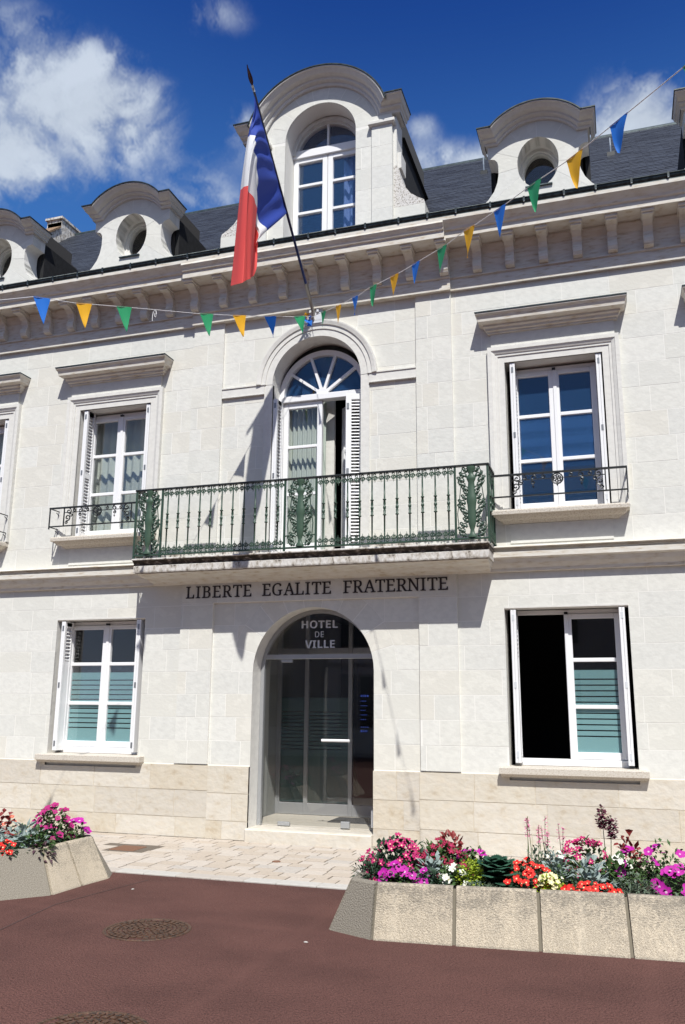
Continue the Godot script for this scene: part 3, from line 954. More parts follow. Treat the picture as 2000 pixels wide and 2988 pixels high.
func centre_door() -> void:
	# archivolt, impost bands and jamb strips
	var s := st()
	var path := arc(Vector2(0, 5.80), 0.62, 180, 0, 36)
	sweep(s, path, [[-0.05, 0.0], [0.022, 0.0], [0.022, 0.095], [0.034, 0.098], [0.034, 0.150], [0.05, 0.158], [0.062, 0.205], [0.062, 0.222], [-0.03, 0.225]])
	build("archivolt", s, M.trim, hall)
	for sgn in [-1, 1]:
		s = st()
		box(s, V(minf(sgn * 0.62, sgn * 0.735), 3.42, -0.05), V(maxf(sgn * 0.62, sgn * 0.735), 5.80, 0.018))
		build("door_jamb", s, M.trim, hall)
	for sgn in [-1, 1]:
		s = st()
		var a := minf(sgn * 0.735, sgn * 1.358); var b := maxf(sgn * 0.735, sgn * 1.358)
		box(s, V(a, 5.682, -0.02), V(b, 5.80, 0.03)); box(s, V(a, 5.80, -0.02), V(b, 5.815, 0.042)); box(s, V(a, 5.672, -0.02), V(b, 5.682, 0.04))
		build("impost_band", s, M.trim, hall)
	var w := group_node("balcony_door", hall)
	var z := -0.25
	# fanlight
	s = st()
	sweep(s, arc(Vector2(0, 5.70), 0.56, 180, 0, 32), [[z - 0.08, 0.07], [z - 0.08, 0.0], [z, 0.0], [z, 0.07]])
	bar(s, -0.63, 5.615, 0.63, 5.70, z - 0.09, z + 0.03)
	lathe_disc(s, Vector2(0.0, 5.70), 0.085, z - 0.03, z + 0.012)
	build("fanlight_frame", s, M.white_paint, w)
	for a in [36.0, 72.0, 108.0, 144.0]:
		s = st()
		var d := Vector2(cos(deg_to_rad(a)), sin(deg_to_rad(a)))
		var q := Vector2(-d.y, d.x) * 0.018
		var c := Vector2(0, 5.70)
		prism(s, PackedVector2Array([c + d * 0.06 - q, c + d * 0.565 - q, c + d * 0.565 + q, c + d * 0.06 + q]), z - 0.05, z - 0.004)
		build("fanlight_bar", s, M.white_paint, w)
	for k in 5:
		s = st()
		prism(s, wedge(Vector2(0, 5.70), 0.05, 0.562, 36.0 * k + 0.1, 36.0 * k + 35.9), z - 0.042, z - 0.037)
		build("fanlight_pane", s, M.sky_tint_glass, w)
	# frame and leaves
	s = st()
	bar(s, -0.62, 3.45, -0.565, 5.615, z - 0.08, z); bar(s, 0.565, 3.45, 0.62, 5.615, z - 0.08, z)
	bar(s, -0.565, 3.43, 0.565, 3.48, z - 0.09, z + 0.03)
	build("door_frame", s, M.white_paint, w)
	for side in [-1, 1]:
		var leaf: Node3D = w
		var x0 := -0.56 if side < 0 else 0.005
		var x1 := -0.005 if side < 0 else 0.56
		var f := st()
		bar(f, x0, 3.49, x0 + 0.07, 5.61, z - 0.06, z - 0.01); bar(f, x1 - 0.07, 3.49, x1, 5.61, z - 0.06, z - 0.01)
		bar(f, x0 + 0.07, 5.53, x1 - 0.07, 5.61, z - 0.06, z - 0.01); bar(f, x0 + 0.07, 3.49, x1 - 0.07, 3.66, z - 0.06, z - 0.01)
		for y in [4.985, 4.33]: bar(f, x0 + 0.07, y - 0.02, x1 - 0.07, y + 0.02, z - 0.055, z - 0.015)
		var kids := [build("door_leaf", f, M.white_paint, leaf)]
		for e in [[3.66, 4.31], [4.35, 4.965], [5.005, 5.53]]:
			var p := st()
			box(p, V(x0 + 0.068, e[0] - 0.002, z - 0.038), V(x1 - 0.068, e[1] + 0.002, z - 0.033))
			kids.append(build("door_pane", p, M.glass, leaf))
		if side > 0:
			for o in kids:
				o.transform = Transform3D(Basis(Vector3.UP, deg_to_rad(-44.0)), V(0.56, 0, z - 0.03)) * Transform3D(Basis.IDENTITY, V(-0.56, 0, -z + 0.03))
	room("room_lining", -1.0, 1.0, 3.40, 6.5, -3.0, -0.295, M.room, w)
	curtain("curtain", -0.62, 0.0, 3.45, 5.75, -0.42, M.curtain, w)
	# a pale return wall stands inside, seen through the open leaf
	s = st()
	box(s, V(-0.30, 3.42, -0.60), V(0.075, 5.75, -0.55))
	build("inner_wall", s, M.trim, w)
	# shutters: the left folded in the reveal, the right one half turned towards the street
	shutter(0.0, -1, 0.62, 3.47, 5.60, [[3.55, 4.45], [4.52, 5.53]], true)
	var o := group_node("shutter", hall)
	s = st()
	bar(s, 0.0, 0.0, 0.075, 2.12, -0.03, 0.0); bar(s, 0.235, 0.0, 0.29, 2.12, -0.03, 0.0)
	bar(s, 0.075, 2.04, 0.235, 2.12, -0.03, 0.0); bar(s, 0.075, 0.0, 0.235, 0.08, -0.03, 0.0); bar(s, 0.075, 0.94, 0.235, 1.02, -0.03, 0.0)
	build("shutter_frame", s, M.white_paint, o)
	var sl := st()
	box(sl, V(0.075, -0.004, -0.016), V(0.235, 0.004, 0.016))
	var mesh := done(sl)
	for e in [[0.08, 0.94], [1.02, 2.04]]:
		var y: float = e[0] + 0.025
		while y < e[1] - 0.01:
			obj("slat", mesh, M.white_paint, o, V(0, y, -0.015)).rotation.x = 0.75
			y += 0.044
	for y in [0.18, 1.06, 1.95]:
		s = st()
		box(s, V(0.012, y - 0.04, 0.001), V(0.045, y + 0.04, 0.008))
		build("hinge", s, M.hinge_metal, o)
	o.position = V(0.385, 3.48, -0.085)
	o.rotation.y = deg_to_rad(14.0)

func lathe_disc(s: SurfaceTool, c: Vector2, r: float, z0: float, z1: float) -> void:
	var p := arc(c, r, 0, 180, 12)
	prism(s, p, z0, z1)

# ---------------------------------------------------------------- roof and dormers
func make_roof() -> void:
	var a := 0.9
	var s := st()
	var e := V(0, 7.66, 0.0); var ridge := V(0, 7.66 + a * 4.8, -4.8)
	quad(s, V(-7.62, e.y, e.z), V(-7.62, ridge.y, ridge.z), V(8.5, ridge.y, ridge.z), V(8.5, e.y, e.z))
	quad(s, V(-7.62, ridge.y, ridge.z), V(-7.62, 7.0, -9.8), V(8.5, 7.0, -9.8), V(8.5, ridge.y, ridge.z))
	tri(s, V(-7.62, 7.0, -9.8), V(-7.62, ridge.y, ridge.z), V(-7.62, e.y, e.z)); tri(s, V(8.5, 7.0, -9.8), V(8.5, ridge.y, ridge.z), V(8.5, e.y, e.z))
	quad(s, V(-7.62, 7.0, -9.8), V(-7.62, 7.45, -0.32), V(8.5, 7.45, -0.32), V(8.5, 7.0, -9.8))
	var roof := build("roof", s, M.slate, hall)
	# slates: overlapping, three tones, laid row by row
	var sm := st()
	box(sm, V(-0.108, -0.17, 0.0), V(0.108, 0.10, 0.007))
	var slate := done(sm)
	var tilt := Basis(Vector3.RIGHT, -atan2(4.0, 4.0 * a) - 0.035)
	var r := RandomNumberGenerator.new()
	r.seed = 91
	var sets := [[], [], []]
	var d := (ridge - e).normalized()
	var len := e.distance_to(ridge)
	var k := 0
	var along := 0.0
	while along < len:
		var x := -7.58 + (0.11 if k % 2 else 0.0)
		while x < 8.4:
			var p := e + d * along + V(x, 0.012, 0.006)
			sets[r.randi() % 3].append(Transform3D(tilt * Basis(Vector3.BACK, r.randf_range(-0.012, 0.012)), p + V(0, r.randf_range(0, 0.004), 0)))
			x += 0.22
		along += 0.125
		k += 1
	for i in 3:
		var mm := MultiMesh.new()
		mm.transform_format = MultiMesh.TRANSFORM_3D
		mm.mesh = slate
		mm.instance_count = sets[i].size()
		for j in sets[i].size(): mm.set_instance_transform(j, sets[i][j])
		var o := MultiMeshInstance3D.new()
		o.multimesh = mm
		o.material_override = M[["slate", "slate_1", "slate_2"][i]]
		o.set_meta("kind", "stuff")
		put(o, "slates", roof)
	s = st()
	tube(s, [V(-7.62, ridge.y + 0.01, ridge.z), V(8.5, ridge.y + 0.01, ridge.z)], 0.05, 8)
	build("ridge_cap", s, M.zinc, roof)
	for p in [[1.85, 3.37], [3.96, 3.0]]:
		var at := V(p[0], 7.67 + 0.9 * p[1], -p[1])
		var h := group_node("roof_hook", hall)
		h.position = at
		s = st()
		tube(s, [V(0, 0, 0.02), V(0, 0.16, 0.05), V(0, 0.30, 0.05)], 0.012, 6)
		build("rod", s, M.clip_metal, h)
		s = st()
		box(s, V(-0.06, -0.04, -0.01), V(0.06, 0.05, 0.05))
		build("foot", s, M.iron_black, h)
	# gable parapet with its rusty coping and chimney stub, far left
	s = st()
	prism_yz(s, [[0.35, 7.4], [0.35, 7.70], [0.05, 7.98], [-4.3, 11.90], [-4.3, 12.05], [-5.1, 12.05], [-5.1, 7.4]], -8.0, -7.63)
	build("gable_parapet", s, M.streak_stone, hall)
	s = st()
	prism_yz(s, [[0.06, 7.98], [0.06, 8.03], [-4.25, 11.915], [-4.25, 11.865]], -8.03, -7.60)
	build("coping", s, M.rust_coping, hall)
	s = st()
	box(s, V(-8.02, 11.7, -5.15), V(-7.64, 12.12, -4.3)); box(s, V(-8.05, 12.12, -5.2), V(-7.60, 12.17, -4.26))
	build("chimney", s, M.streak_stone, hall)
	for C in [-5.4, -2.99, 2.99, 5.40]: small_dormer(C)
	centre_dormer()

func prism_yz(s: SurfaceTool, pts: Array, x0: float, x1: float) -> void:
	var p := PackedVector2Array()
	for q in pts: p.append(Vector2(q[0], q[1]))
	var t := Geometry2D.triangulate_polygon(p)
	for i in range(0, t.size(), 3):
		for x in [x0, x1]:
			tri(s, V(x, p[t[i]].y, p[t[i]].x), V(x, p[t[i + 1]].y, p[t[i + 1]].x), V(x, p[t[i + 2]].y, p[t[i + 2]].x))
	for i in p.size():
		var a := p[i]; var b := p[(i + 1) % p.size()]
		quad(s, V(x0, a.y, a.x), V(x1, a.y, a.x), V(x1, b.y, b.x), V(x0, b.y, b.x))

func mirrored(p: PackedVector2Array) -> PackedVector2Array:
	var q := PackedVector2Array()
	for v in p: q.append(Vector2(-v.x, v.y))
	q.reverse()
	return q

func shifted(p: PackedVector2Array, x: float) -> PackedVector2Array:
	var q := PackedVector2Array()
	for v in p: q.append(v + Vector2(x, 0))
	return q

func small_dormer(C: float) -> void:
	var dm := group_node("dormer", hall)
	dm.position = V(C, 0, 0)
	var half := PackedVector2Array([Vector2(0, 7.5), Vector2(0.84, 7.5), Vector2(0.83, 7.88), Vector2(0.74, 7.94), Vector2(0.65, 8.02), Vector2(0.57, 8.13), Vector2(0.525, 8.25), Vector2(0.505, 8.37), Vector2(0.505, 8.50), Vector2(0.515, 8.55), Vector2(0.545, 8.59), Vector2(0.585, 8.605), Vector2(0.635, 8.61), Vector2(0.635, 8.80), Vector2(0.50, 8.80)])
	half.append_array(arc(Vector2(0, 8.44), 0.62, 35, 90, 10))
	half.append_array(arc(Vector2(0, 8.455), 0.262, 90, -90, 20, 0.362))
	for h in [half, mirrored(half)]:
		# stones of the front, their joints running out from the oval
		var done_ := 0
		var cuts := [[-90, -38], [-38, -8], [-8, 24], [24, 56], [56, 90]] if h == half else [[90, 124], [124, 156], [156, 188], [188, 218], [218, 270]]
		for c in cuts:
			var far := PackedVector2Array([Vector2(0, 8.455)])
			for i in 7:
				var a := deg_to_rad(lerpf(c[0] + 0.35, c[1] - 0.35, i / 6.0))
				far.append(Vector2(0, 8.455) + Vector2(cos(a), sin(a)) * 3.0)
			for p in Geometry2D.intersect_polygons(h, far):
				var s := st()
				prism(s, p, -0.2, rng.randf_range(-0.001, 0.001))
				build("dormer_stone", s, M["stone_%d" % (rng.randi() % 5)], dm)
				done_ += 1
		var b := st()
		prism(b, h, -0.30, -0.0016)
		build("dormer_front", b, M.mortar, dm)
	var s := st()
	var path := PackedVector2Array([Vector2(-0.66, 8.7905)])
	path.append_array(arc(Vector2(0, 8.44), 0.611, 145, 35, 24))
	path.append_array(PackedVector2Array([Vector2(0.66, 8.7905)]))
	cap_moulding(dm, path, 1.0, 8.79, 0.66, -2.0)
	# oval inner frame and pane
	s = st()
	sweep(s, arc(Vector2(0, 8.455), 0.20, 360, 0, 36, 0.29), [[-0.36, 0.12], [-0.25, 0.12], [-0.25, 0.03], [-0.27, 0.02], [-0.27, 0.0], [-0.36, 0.0]], false)
	build("oval_frame", s, M.trim, dm)
	s = st()
	prism(s, arc(Vector2(0, 8.455), 0.205, 0, 359, 36, 0.295), -0.322, -0.316)
	build("oval_pane", s, M.glass, dm)
	s = st()
	box(s, V(-0.17, 8.095, -0.28), V(0.17, 8.11, 0.03))
	build("oval_sill", s, M.zinc, dm)
	room("attic_lining", -0.45, 0.45, 8.0, 8.95, -1.0, -0.34, M.room_dark, dm)
	for sgn in [-1, 1]:
		s = st()
		box(s, V(minf(sgn * 0.58, sgn * 0.64), 7.5, -2.0), V(maxf(sgn * 0.58, sgn * 0.64), 8.765, -0.305))
		build("cheek", s, M.shaded_cheek_slate, dm)
		# weathered patch at the foot of the curved flank
		s = st()
		prism(s, (PackedVector2Array([Vector2(0.845, 7.5), Vector2(0.90, 7.5), Vector2(0.89, 7.88), Vector2(0.845, 7.89)]) if sgn > 0 else mirrored(PackedVector2Array([Vector2(0.845, 7.5), Vector2(0.90, 7.5), Vector2(0.89, 7.88), Vector2(0.845, 7.89)]))), -0.28, -0.02)
		build("flank_stone", s, M.lichen_stone, dm)

func cap_moulding(dm: Node3D, path: PackedVector2Array, k: float, _y: float, _x: float, back: float) -> void:
	var s := st()
	var prof := []
	for p in [[-0.30, 0.0], [0.035, 0.0], [0.045, 0.012], [0.045, 0.03], [0.10, 0.042], [0.105, 0.066], [0.17, 0.078], [0.185, 0.088], [0.215, 0.112], [0.235, 0.118], [0.235, 0.130], [-0.30, 0.130]]: prof.append([p[0], p[1] * k])
	sweep(s, path, prof)
	build("cap_moulding", s, M.cap_stone, dm)
	# mitred returns at both ends
	var n := path.size()
	for e in [[path[0], -1.0], [path[n - 1], 1.0]]:
		s = st()
		for i in range(1, prof.size() - 2):
			var p = prof[i]; var q = prof[i + 1]
			var x0: float = e[0].x; var y0: float = e[0].y
			var g := 0.32
			var a := V(x0, y0 + p[1], p[0]); var b := V(x0, y0 + q[1], q[0])
			var a1 := V(x0 + e[1] * p[0] * g, y0 + p[1], p[0]); var b1 := V(x0 + e[1] * q[0] * g, y0 + q[1], q[0])
			quad(s, a, b, b1, a1)
			quad(s, a1, b1, V(b1.x, b1.y, -0.30), V(a1.x, a1.y, -0.30))
		build("cap_return", s, M.cap_stone, dm)
	s = st()
	var wide := path.duplicate()
	wide[0].x -= 0.085; wide[n - 1].x += 0.085
	sweep(s, wide, [[-0.31, 0.132 * k], [0.248, 0.132 * k], [0.248, 0.132 * k + 0.016], [-0.31, 0.132 * k + 0.016]])
	build("cap_zinc", s, M.gutter_zinc, dm)
	s = st()
	var seg := PackedVector2Array()
	for p in path:
		if absf(p.x) < _x - 0.03: seg.append(p + Vector2(0, 0.09))
	seg.append(Vector2(_x - 0.05, _y - 0.03)); seg.insert(0, Vector2(-_x + 0.05, _y - 0.03))
	prism(s, seg, back, -0.345 if _x < 1.0 else -0.47)
	build("dormer_roof", s, M.shaded_cheek_slate, dm)

func centre_dormer() -> void:
	var dm := group_node("dormer", hall)
	dm.position = V(0, 0, 0)
	var half := PackedVector2Array([Vector2(0.53, 7.5), Vector2(1.07, 7.5), Vector2(1.07, 9.59), Vector2(0.85, 9.59)])
	half.append_array(arc(Vector2(0, 9.39), 0.885, 13, 90, 16))
	half.append_array(arc(Vector2(0, 9.50), 0.53, 90, 0, 20))
	var ring := arc(Vector2(0, 9.50), 0.78, -2, 182, 24)
	ring.append(Vector2(0, 9.4))
	var ys := courses(7.5, 9.50, 6)
	ys.append(9.9); ys.append(10.4)
	for h in [half, mirrored(half)]:
		var b := st()
		prism(b, h, -0.40, -0.0016)
		build("dormer_front", b, M.mortar, dm)
		stones(dm, "dormer_stone", h, [ring], ys, 0.5, 0.7, 0.0, "stone", 5, 710 + (1 if h == half else 0))
	for k in 9:
		for p in Geometry2D.intersect_polygons(wedge(Vector2(0, 9.50), 0.53, 0.775, 20.0 * k + 0.4, 20.0 * k + 19.6), rect(-1.07, 9.45, 1.07, 10.275)):
			stone_piece("arch_stone", p, rng.randf_range(-0.001, 0.001), M["stone_%d" % (k * 3 % 5)], dm)
	for sgn in [-1, 1]:
		var r0: float = minf(sgn * 0.775, sgn * 1.065); var r1: float = maxf(sgn * 0.775, sgn * 1.065)
		stones(dm, "pilaster_stone", rect(r0, 7.5, r1, 9.43), [], courses(7.5, 9.43, 6), 0.5, 0.6, 0.045, "stone", 5, 720 + sgn)
		var s := st()
		run_ret(s, [[0.0, 9.43], [0.06, 9.43], [0.09, 9.445], [0.09, 9.485], [0.075, 9.50], [0.0, 9.505]], r0, r1, 0.5, -0.1)
		build("capital", s, M.trim, dm)
		s = st()
		box(s, V(r0, 9.505, -0.02), V(r1, 9.585, 0.05))
		build("capital_block", s, M.stone_0, dm)
		# scrolled flank and its foot
		var fl := PackedVector2Array([Vector2(1.071, 8.16), Vector2(1.50, 8.16), Vector2(1.485, 8.21), Vector2(1.40, 8.26), Vector2(1.30, 8.34), Vector2(1.22, 8.46), Vector2(1.17, 8.60), Vector2(1.14, 8.76), Vector2(1.071, 8.80)])
		var ft := rect(1.071, 7.5, 1.50, 8.155)
		s = st()
		prism(s, fl if sgn > 0 else mirrored(fl), -0.35, -0.01)
		build("flank_stone", s, M.lichen_stone, dm)
		s = st()
		prism(s, ft if sgn > 0 else mirrored(ft), -0.35, -0.006)
		build("flank_foot", s, M.stone_1, dm)
		s = st()
		box(s, V(minf(sgn * 1.07, sgn * 1.115), 8.80, -0.33), V(maxf(sgn * 1.07, sgn * 1.115), 9.57, -0.02))
		box(s, V(minf(sgn * 1.07, sgn * 1.17), 8.78, -0.31), V(maxf(sgn * 1.07, sgn * 1.17), 9.02, -0.05))
		build("side_console", s, M.trim, dm)
		s = st()
		box(s, V(minf(sgn * 1.03, sgn * 1.075), 7.5, -2.9), V(maxf(sgn * 1.03, sgn * 1.075), 9.58, -0.40))
		build("cheek", s, M.shaded_cheek_slate, dm)
	var path := PackedVector2Array([Vector2(-1.17, 9.5884)])
	path.append_array(arc(Vector2(0, 9.39), 0.882, 167, 13, 36))
	path.append_array(PackedVector2Array([Vector2(1.17, 9.5884)]))
	cap_moulding(dm, path, 1.36, 9.585, 1.17, -3.3)
	# window in the deep arch
	var z := -0.34
	var s := st()
	sweep(s, arc(Vector2(0, 9.47), 0.455, 180, 0, 28), [[z - 0.07, 0.09], [z - 0.07, 0.0], [z, 0.0], [z, 0.025], [z + 0.05, 0.03], [z + 0.05, 0.09]])
	build("fanlight_frame", s, M.trim, dm)
	s = st()
	bar(s, -0.53, 9.43, 0.53, 9.555, z - 0.08, z + 0.03)
	bar(s, -0.015, 9.555, 0.015, 9.93, z - 0.05, z)
	build("transom", s, M.white_paint, dm)
	for sgn in [-1, 1]:
		s = st()
		prism(s, wedge(Vector2(0, 9.47), 0.01, 0.458, 90.5 if sgn < 0 else 0.0, 180.0 if sgn < 0 else 89.5), z - 0.036, z - 0.031)
		build("fanlight_pane", s, M.sky_tint_glass, dm)
		var xa := -0.525 if sgn < 0 else 0.004
		var xb := -0.004 if sgn < 0 else 0.525
		s = st()
		bar(s, xa, 7.55, xa + 0.075, 9.43, z - 0.06, z); bar(s, xb - 0.075, 7.55, xb, 9.43, z - 0.06, z)
		bar(s, xa + 0.075, 9.36, xb - 0.075, 9.43, z - 0.06, z)
		build("casement", s, M.white_paint, dm)
		for y in [8.99, 8.545, 8.10]:
			s = st()
			bar(s, xa + 0.075, y - 0.022, xb - 0.075, y + 0.022, z - 0.055, z - 0.006)
			build("glazing_bar", s, M.white_paint, dm)
		for e in [[7.6, 8.078], [8.122, 8.523], [8.567, 8.968], [9.012, 9.36]]:
			s = st()
			box(s, V(xa + 0.073, e[0] - 0.002, z - 0.034), V(xb - 0.073, e[1] + 0.002, z - 0.029))
			build("pane", s, M.sky_tint_glass, dm)
	curtain("curtain", 0.2, 0.5, 7.5, 9.4, z - 0.15, M.curtain_blue, dm, 3)
	room("attic_lining", -0.9, 0.9, 7.3, 10.1, -2.2, -0.42, M.room, dm)

# ---------------------------------------------------------------- entrance
func make_entrance() -> void:
	var z := -0.28
	# stone step
	var s := st()
	bevel_box(s, V(-0.79, -0.02, -0.40), V(0.79, 0.147, 0.115), 0.012)
	build("door_step", s, M.base_2, hall)
	var e := group_node("entrance", hall)
	s = st()
	var path := PackedVector2Array([Vector2(-0.785, 0.15)])
	path.append_array(arc(Vector2(0, 2.0), 0.785, 180, 0, 40))
	path.append(Vector2(0.785, 0.15))
	sweep(s, path, [[z - 0.03, 0.0], [z + 0.03, 0.0], [z + 0.03, -0.045], [z - 0.03, -0.045], [z - 0.03, 0.0]])
	bar(s, -0.74, 2.166, 0.74, 2.226, z - 0.03, z + 0.025)
	build("door_frame", s, M.aluminium, e)
	s = st()
	var f := arc(Vector2(0, 2.0), 0.745, 17.2, 162.8, 28)
	prism(s, f, z - 0.006, z + 0.002)
	build("fanlight_pane", s, M.glass, e)
	for p in [[-0.742, -0.532, "side_pane"], [-0.526, 0.494, "glass_door"], [0.50, 0.742, "side_pane"]]:
		s = st()
		box(s, V(p[0], 0.153, z - 0.006), V(p[1], 2.166, z + 0.004))
		build(p[2], s, M.glass, e)
	for p in [[-0.515, 2.125, -0.36, 2.165], [-0.515, 0.155, -0.36, 0.20], [0.30, 0.16, 0.41, 0.235]]:
		s = st()
		bevel_box(s, V(p[0], p[1], z - 0.02), V(p[2], p[3], z + 0.02), 0.004)
		build("patch_fitting", s, M.aluminium, e)
	s = st()
	tube(s, [V(0.06, 1.175, z + 0.06), V(0.42, 1.175, z + 0.06)], 0.017, 10)
	tube(s, [V(0.11, 1.175, z + 0.06), V(0.11, 1.175, z)], 0.010, 8); tube(s, [V(0.37, 1.175, z + 0.06), V(0.37, 1.175, z)], 0.010, 8)
	build("pull_handle", s, M.white_paint, e)
	# lettering on the fanlight
	var bold := SystemFont.new()
	bold.font_names = PackedStringArray(["Droid Sans"]); bold.font_weight = 700
	var plain := SystemFont.new()
	plain.font_names = PackedStringArray(["Droid Sans"])
	for w in [["HOTEL", 0.0, 2.553, 0.485, 0.098, bold], ["DE", 0.0, 2.438, 0.118, 0.072, plain], ["VILLE", 0.008, 2.302, 0.40, 0.098, bold]]:
		var t := TextMesh.new()
		t.text = w[0]; t.font = w[5]; t.font_size = 64; t.pixel_size = 0.002; t.depth = 0.003; t.curve_step = 2.0
		t.vertical_alignment = VERTICAL_ALIGNMENT_BOTTOM
		var o := obj("lettering", t, M.letter_grey, e)
		var b := t.get_aabb()
		o.scale = V(w[3] / b.size.x, w[4] / b.size.y, 1)
		o.position = V(w[1] - (b.position.x + b.size.x / 2) * o.scale.x - 0.005, w[2] - b.position.y * o.scale.y, z + 0.006)
	# opening hours in small blue letters on the right side pane: too small to read
	var r := RandomNumberGenerator.new()
	r.seed = 3
	var y := 1.70
	s = st()
	for k in range(0, 15, 2):
		var h := 0.024 if k in [0, 14] else 0.009
		var x := 0.545
		while x < 0.66:
			var w := r.randf_range(0.008, 0.022)
			if x + w > 0.68 - 0.06 * r.randf(): break
			box(s, V(x, y, z + 0.0055), V(x + w, y + h, z + 0.0075))
			x += w + 0.010
		y -= 0.055 if k != 10 else 0.09
	build("blue_notice", s, M.letter_blue, e)
	# vestibule: tiled floor, side walls and an inner glazed screen
	var t0 := st()
	for i in range(-3, 3):
		for k in 3:
			var q := st()
			bevel_top(q, V(i * 0.34 + 0.002, 0.10, -0.405 - k * 0.34 - 0.336), V(i * 0.34 + 0.338, 0.149, -0.405 - k * 0.34), 0.002)
			build("floor_tile", q, M.hall_tile, e)
	room("hall_lining", -1.03, 1.03, 0.10, 3.0, -4.6, -0.30, M.hall_wall, e)
	s = st()
	box(s, V(-1.02, 0.11, -4.5), V(1.02, 2.98, -4.3))
	build("hall_back", s, M.room_dark, e)
	s = st()
	bevel_top(s, V(-0.05, 0.145, -1.28), V(0.62, 0.162, -0.80), 0.006)
	build("door_mat", s, M.mat_fibre, e)
	s = st()
	var zi := -1.42
	for x in [-1.03, -0.62, 0.02, 0.66, 0.98]: bar(s, x, 0.15, x + 0.06, 2.95, zi - 0.05, zi)
	for p in [[-0.97, -0.62], [-0.56, 0.02], [0.08, 0.66], [0.72, 0.98]]:
		bar(s, p[0], 0.15, p[1], 0.30, zi - 0.05, zi); bar(s, p[0], 2.30, p[1], 2.38, zi - 0.05, zi)
	build("inner_screen", s, M.aluminium, e)
	for p in [[-0.97, -0.62], [-0.56, 0.02], [0.08, 0.66], [0.72, 0.98]]:
		s = st()
		box(s, V(p[0], 0.30, zi - 0.03), V(p[1], 2.30, zi - 0.024))
		build("inner_pane", s, M.glass, e)
	for p in [[-0.97, -0.62], [-0.56, 0.02]]:
		var yy := 0.31
		for top in [1.0, 1.05, 1.10, 1.15, 1.20, 1.25, 1.30, 1.35, 1.40, 1.45, 1.50, 1.70]:
			s = st()
			box(s, V(p[0], yy, zi - 0.038), V(p[1], top, zi - 0.034))
			build("frosted_band", s, M.film_dark, e)
			yy = top + 0.012
	# small white plate on the right jamb
	s = st()
	bevel_box(s, V(0.715, 0.20, -0.20), V(0.788, 0.39, -0.14), 0.004)
	build("alarm_box", s, M.white_paint, e)
	# keystone mark above: bracket of the flagpole is a thing of its own

# ---------------------------------------------------------------- balcony
func spiral(c: Vector3, r0: float, r1: float, a0: float, a1: float, n: int) -> Array:
	var p := []
	for i in n + 1:
		var t := float(i) / n
		var a := deg_to_rad(lerpf(a0, a1, t)); var r := lerpf(r0, r1, t)
		p.append(c + V(cos(a) * r, sin(a) * r, 0))
	return p

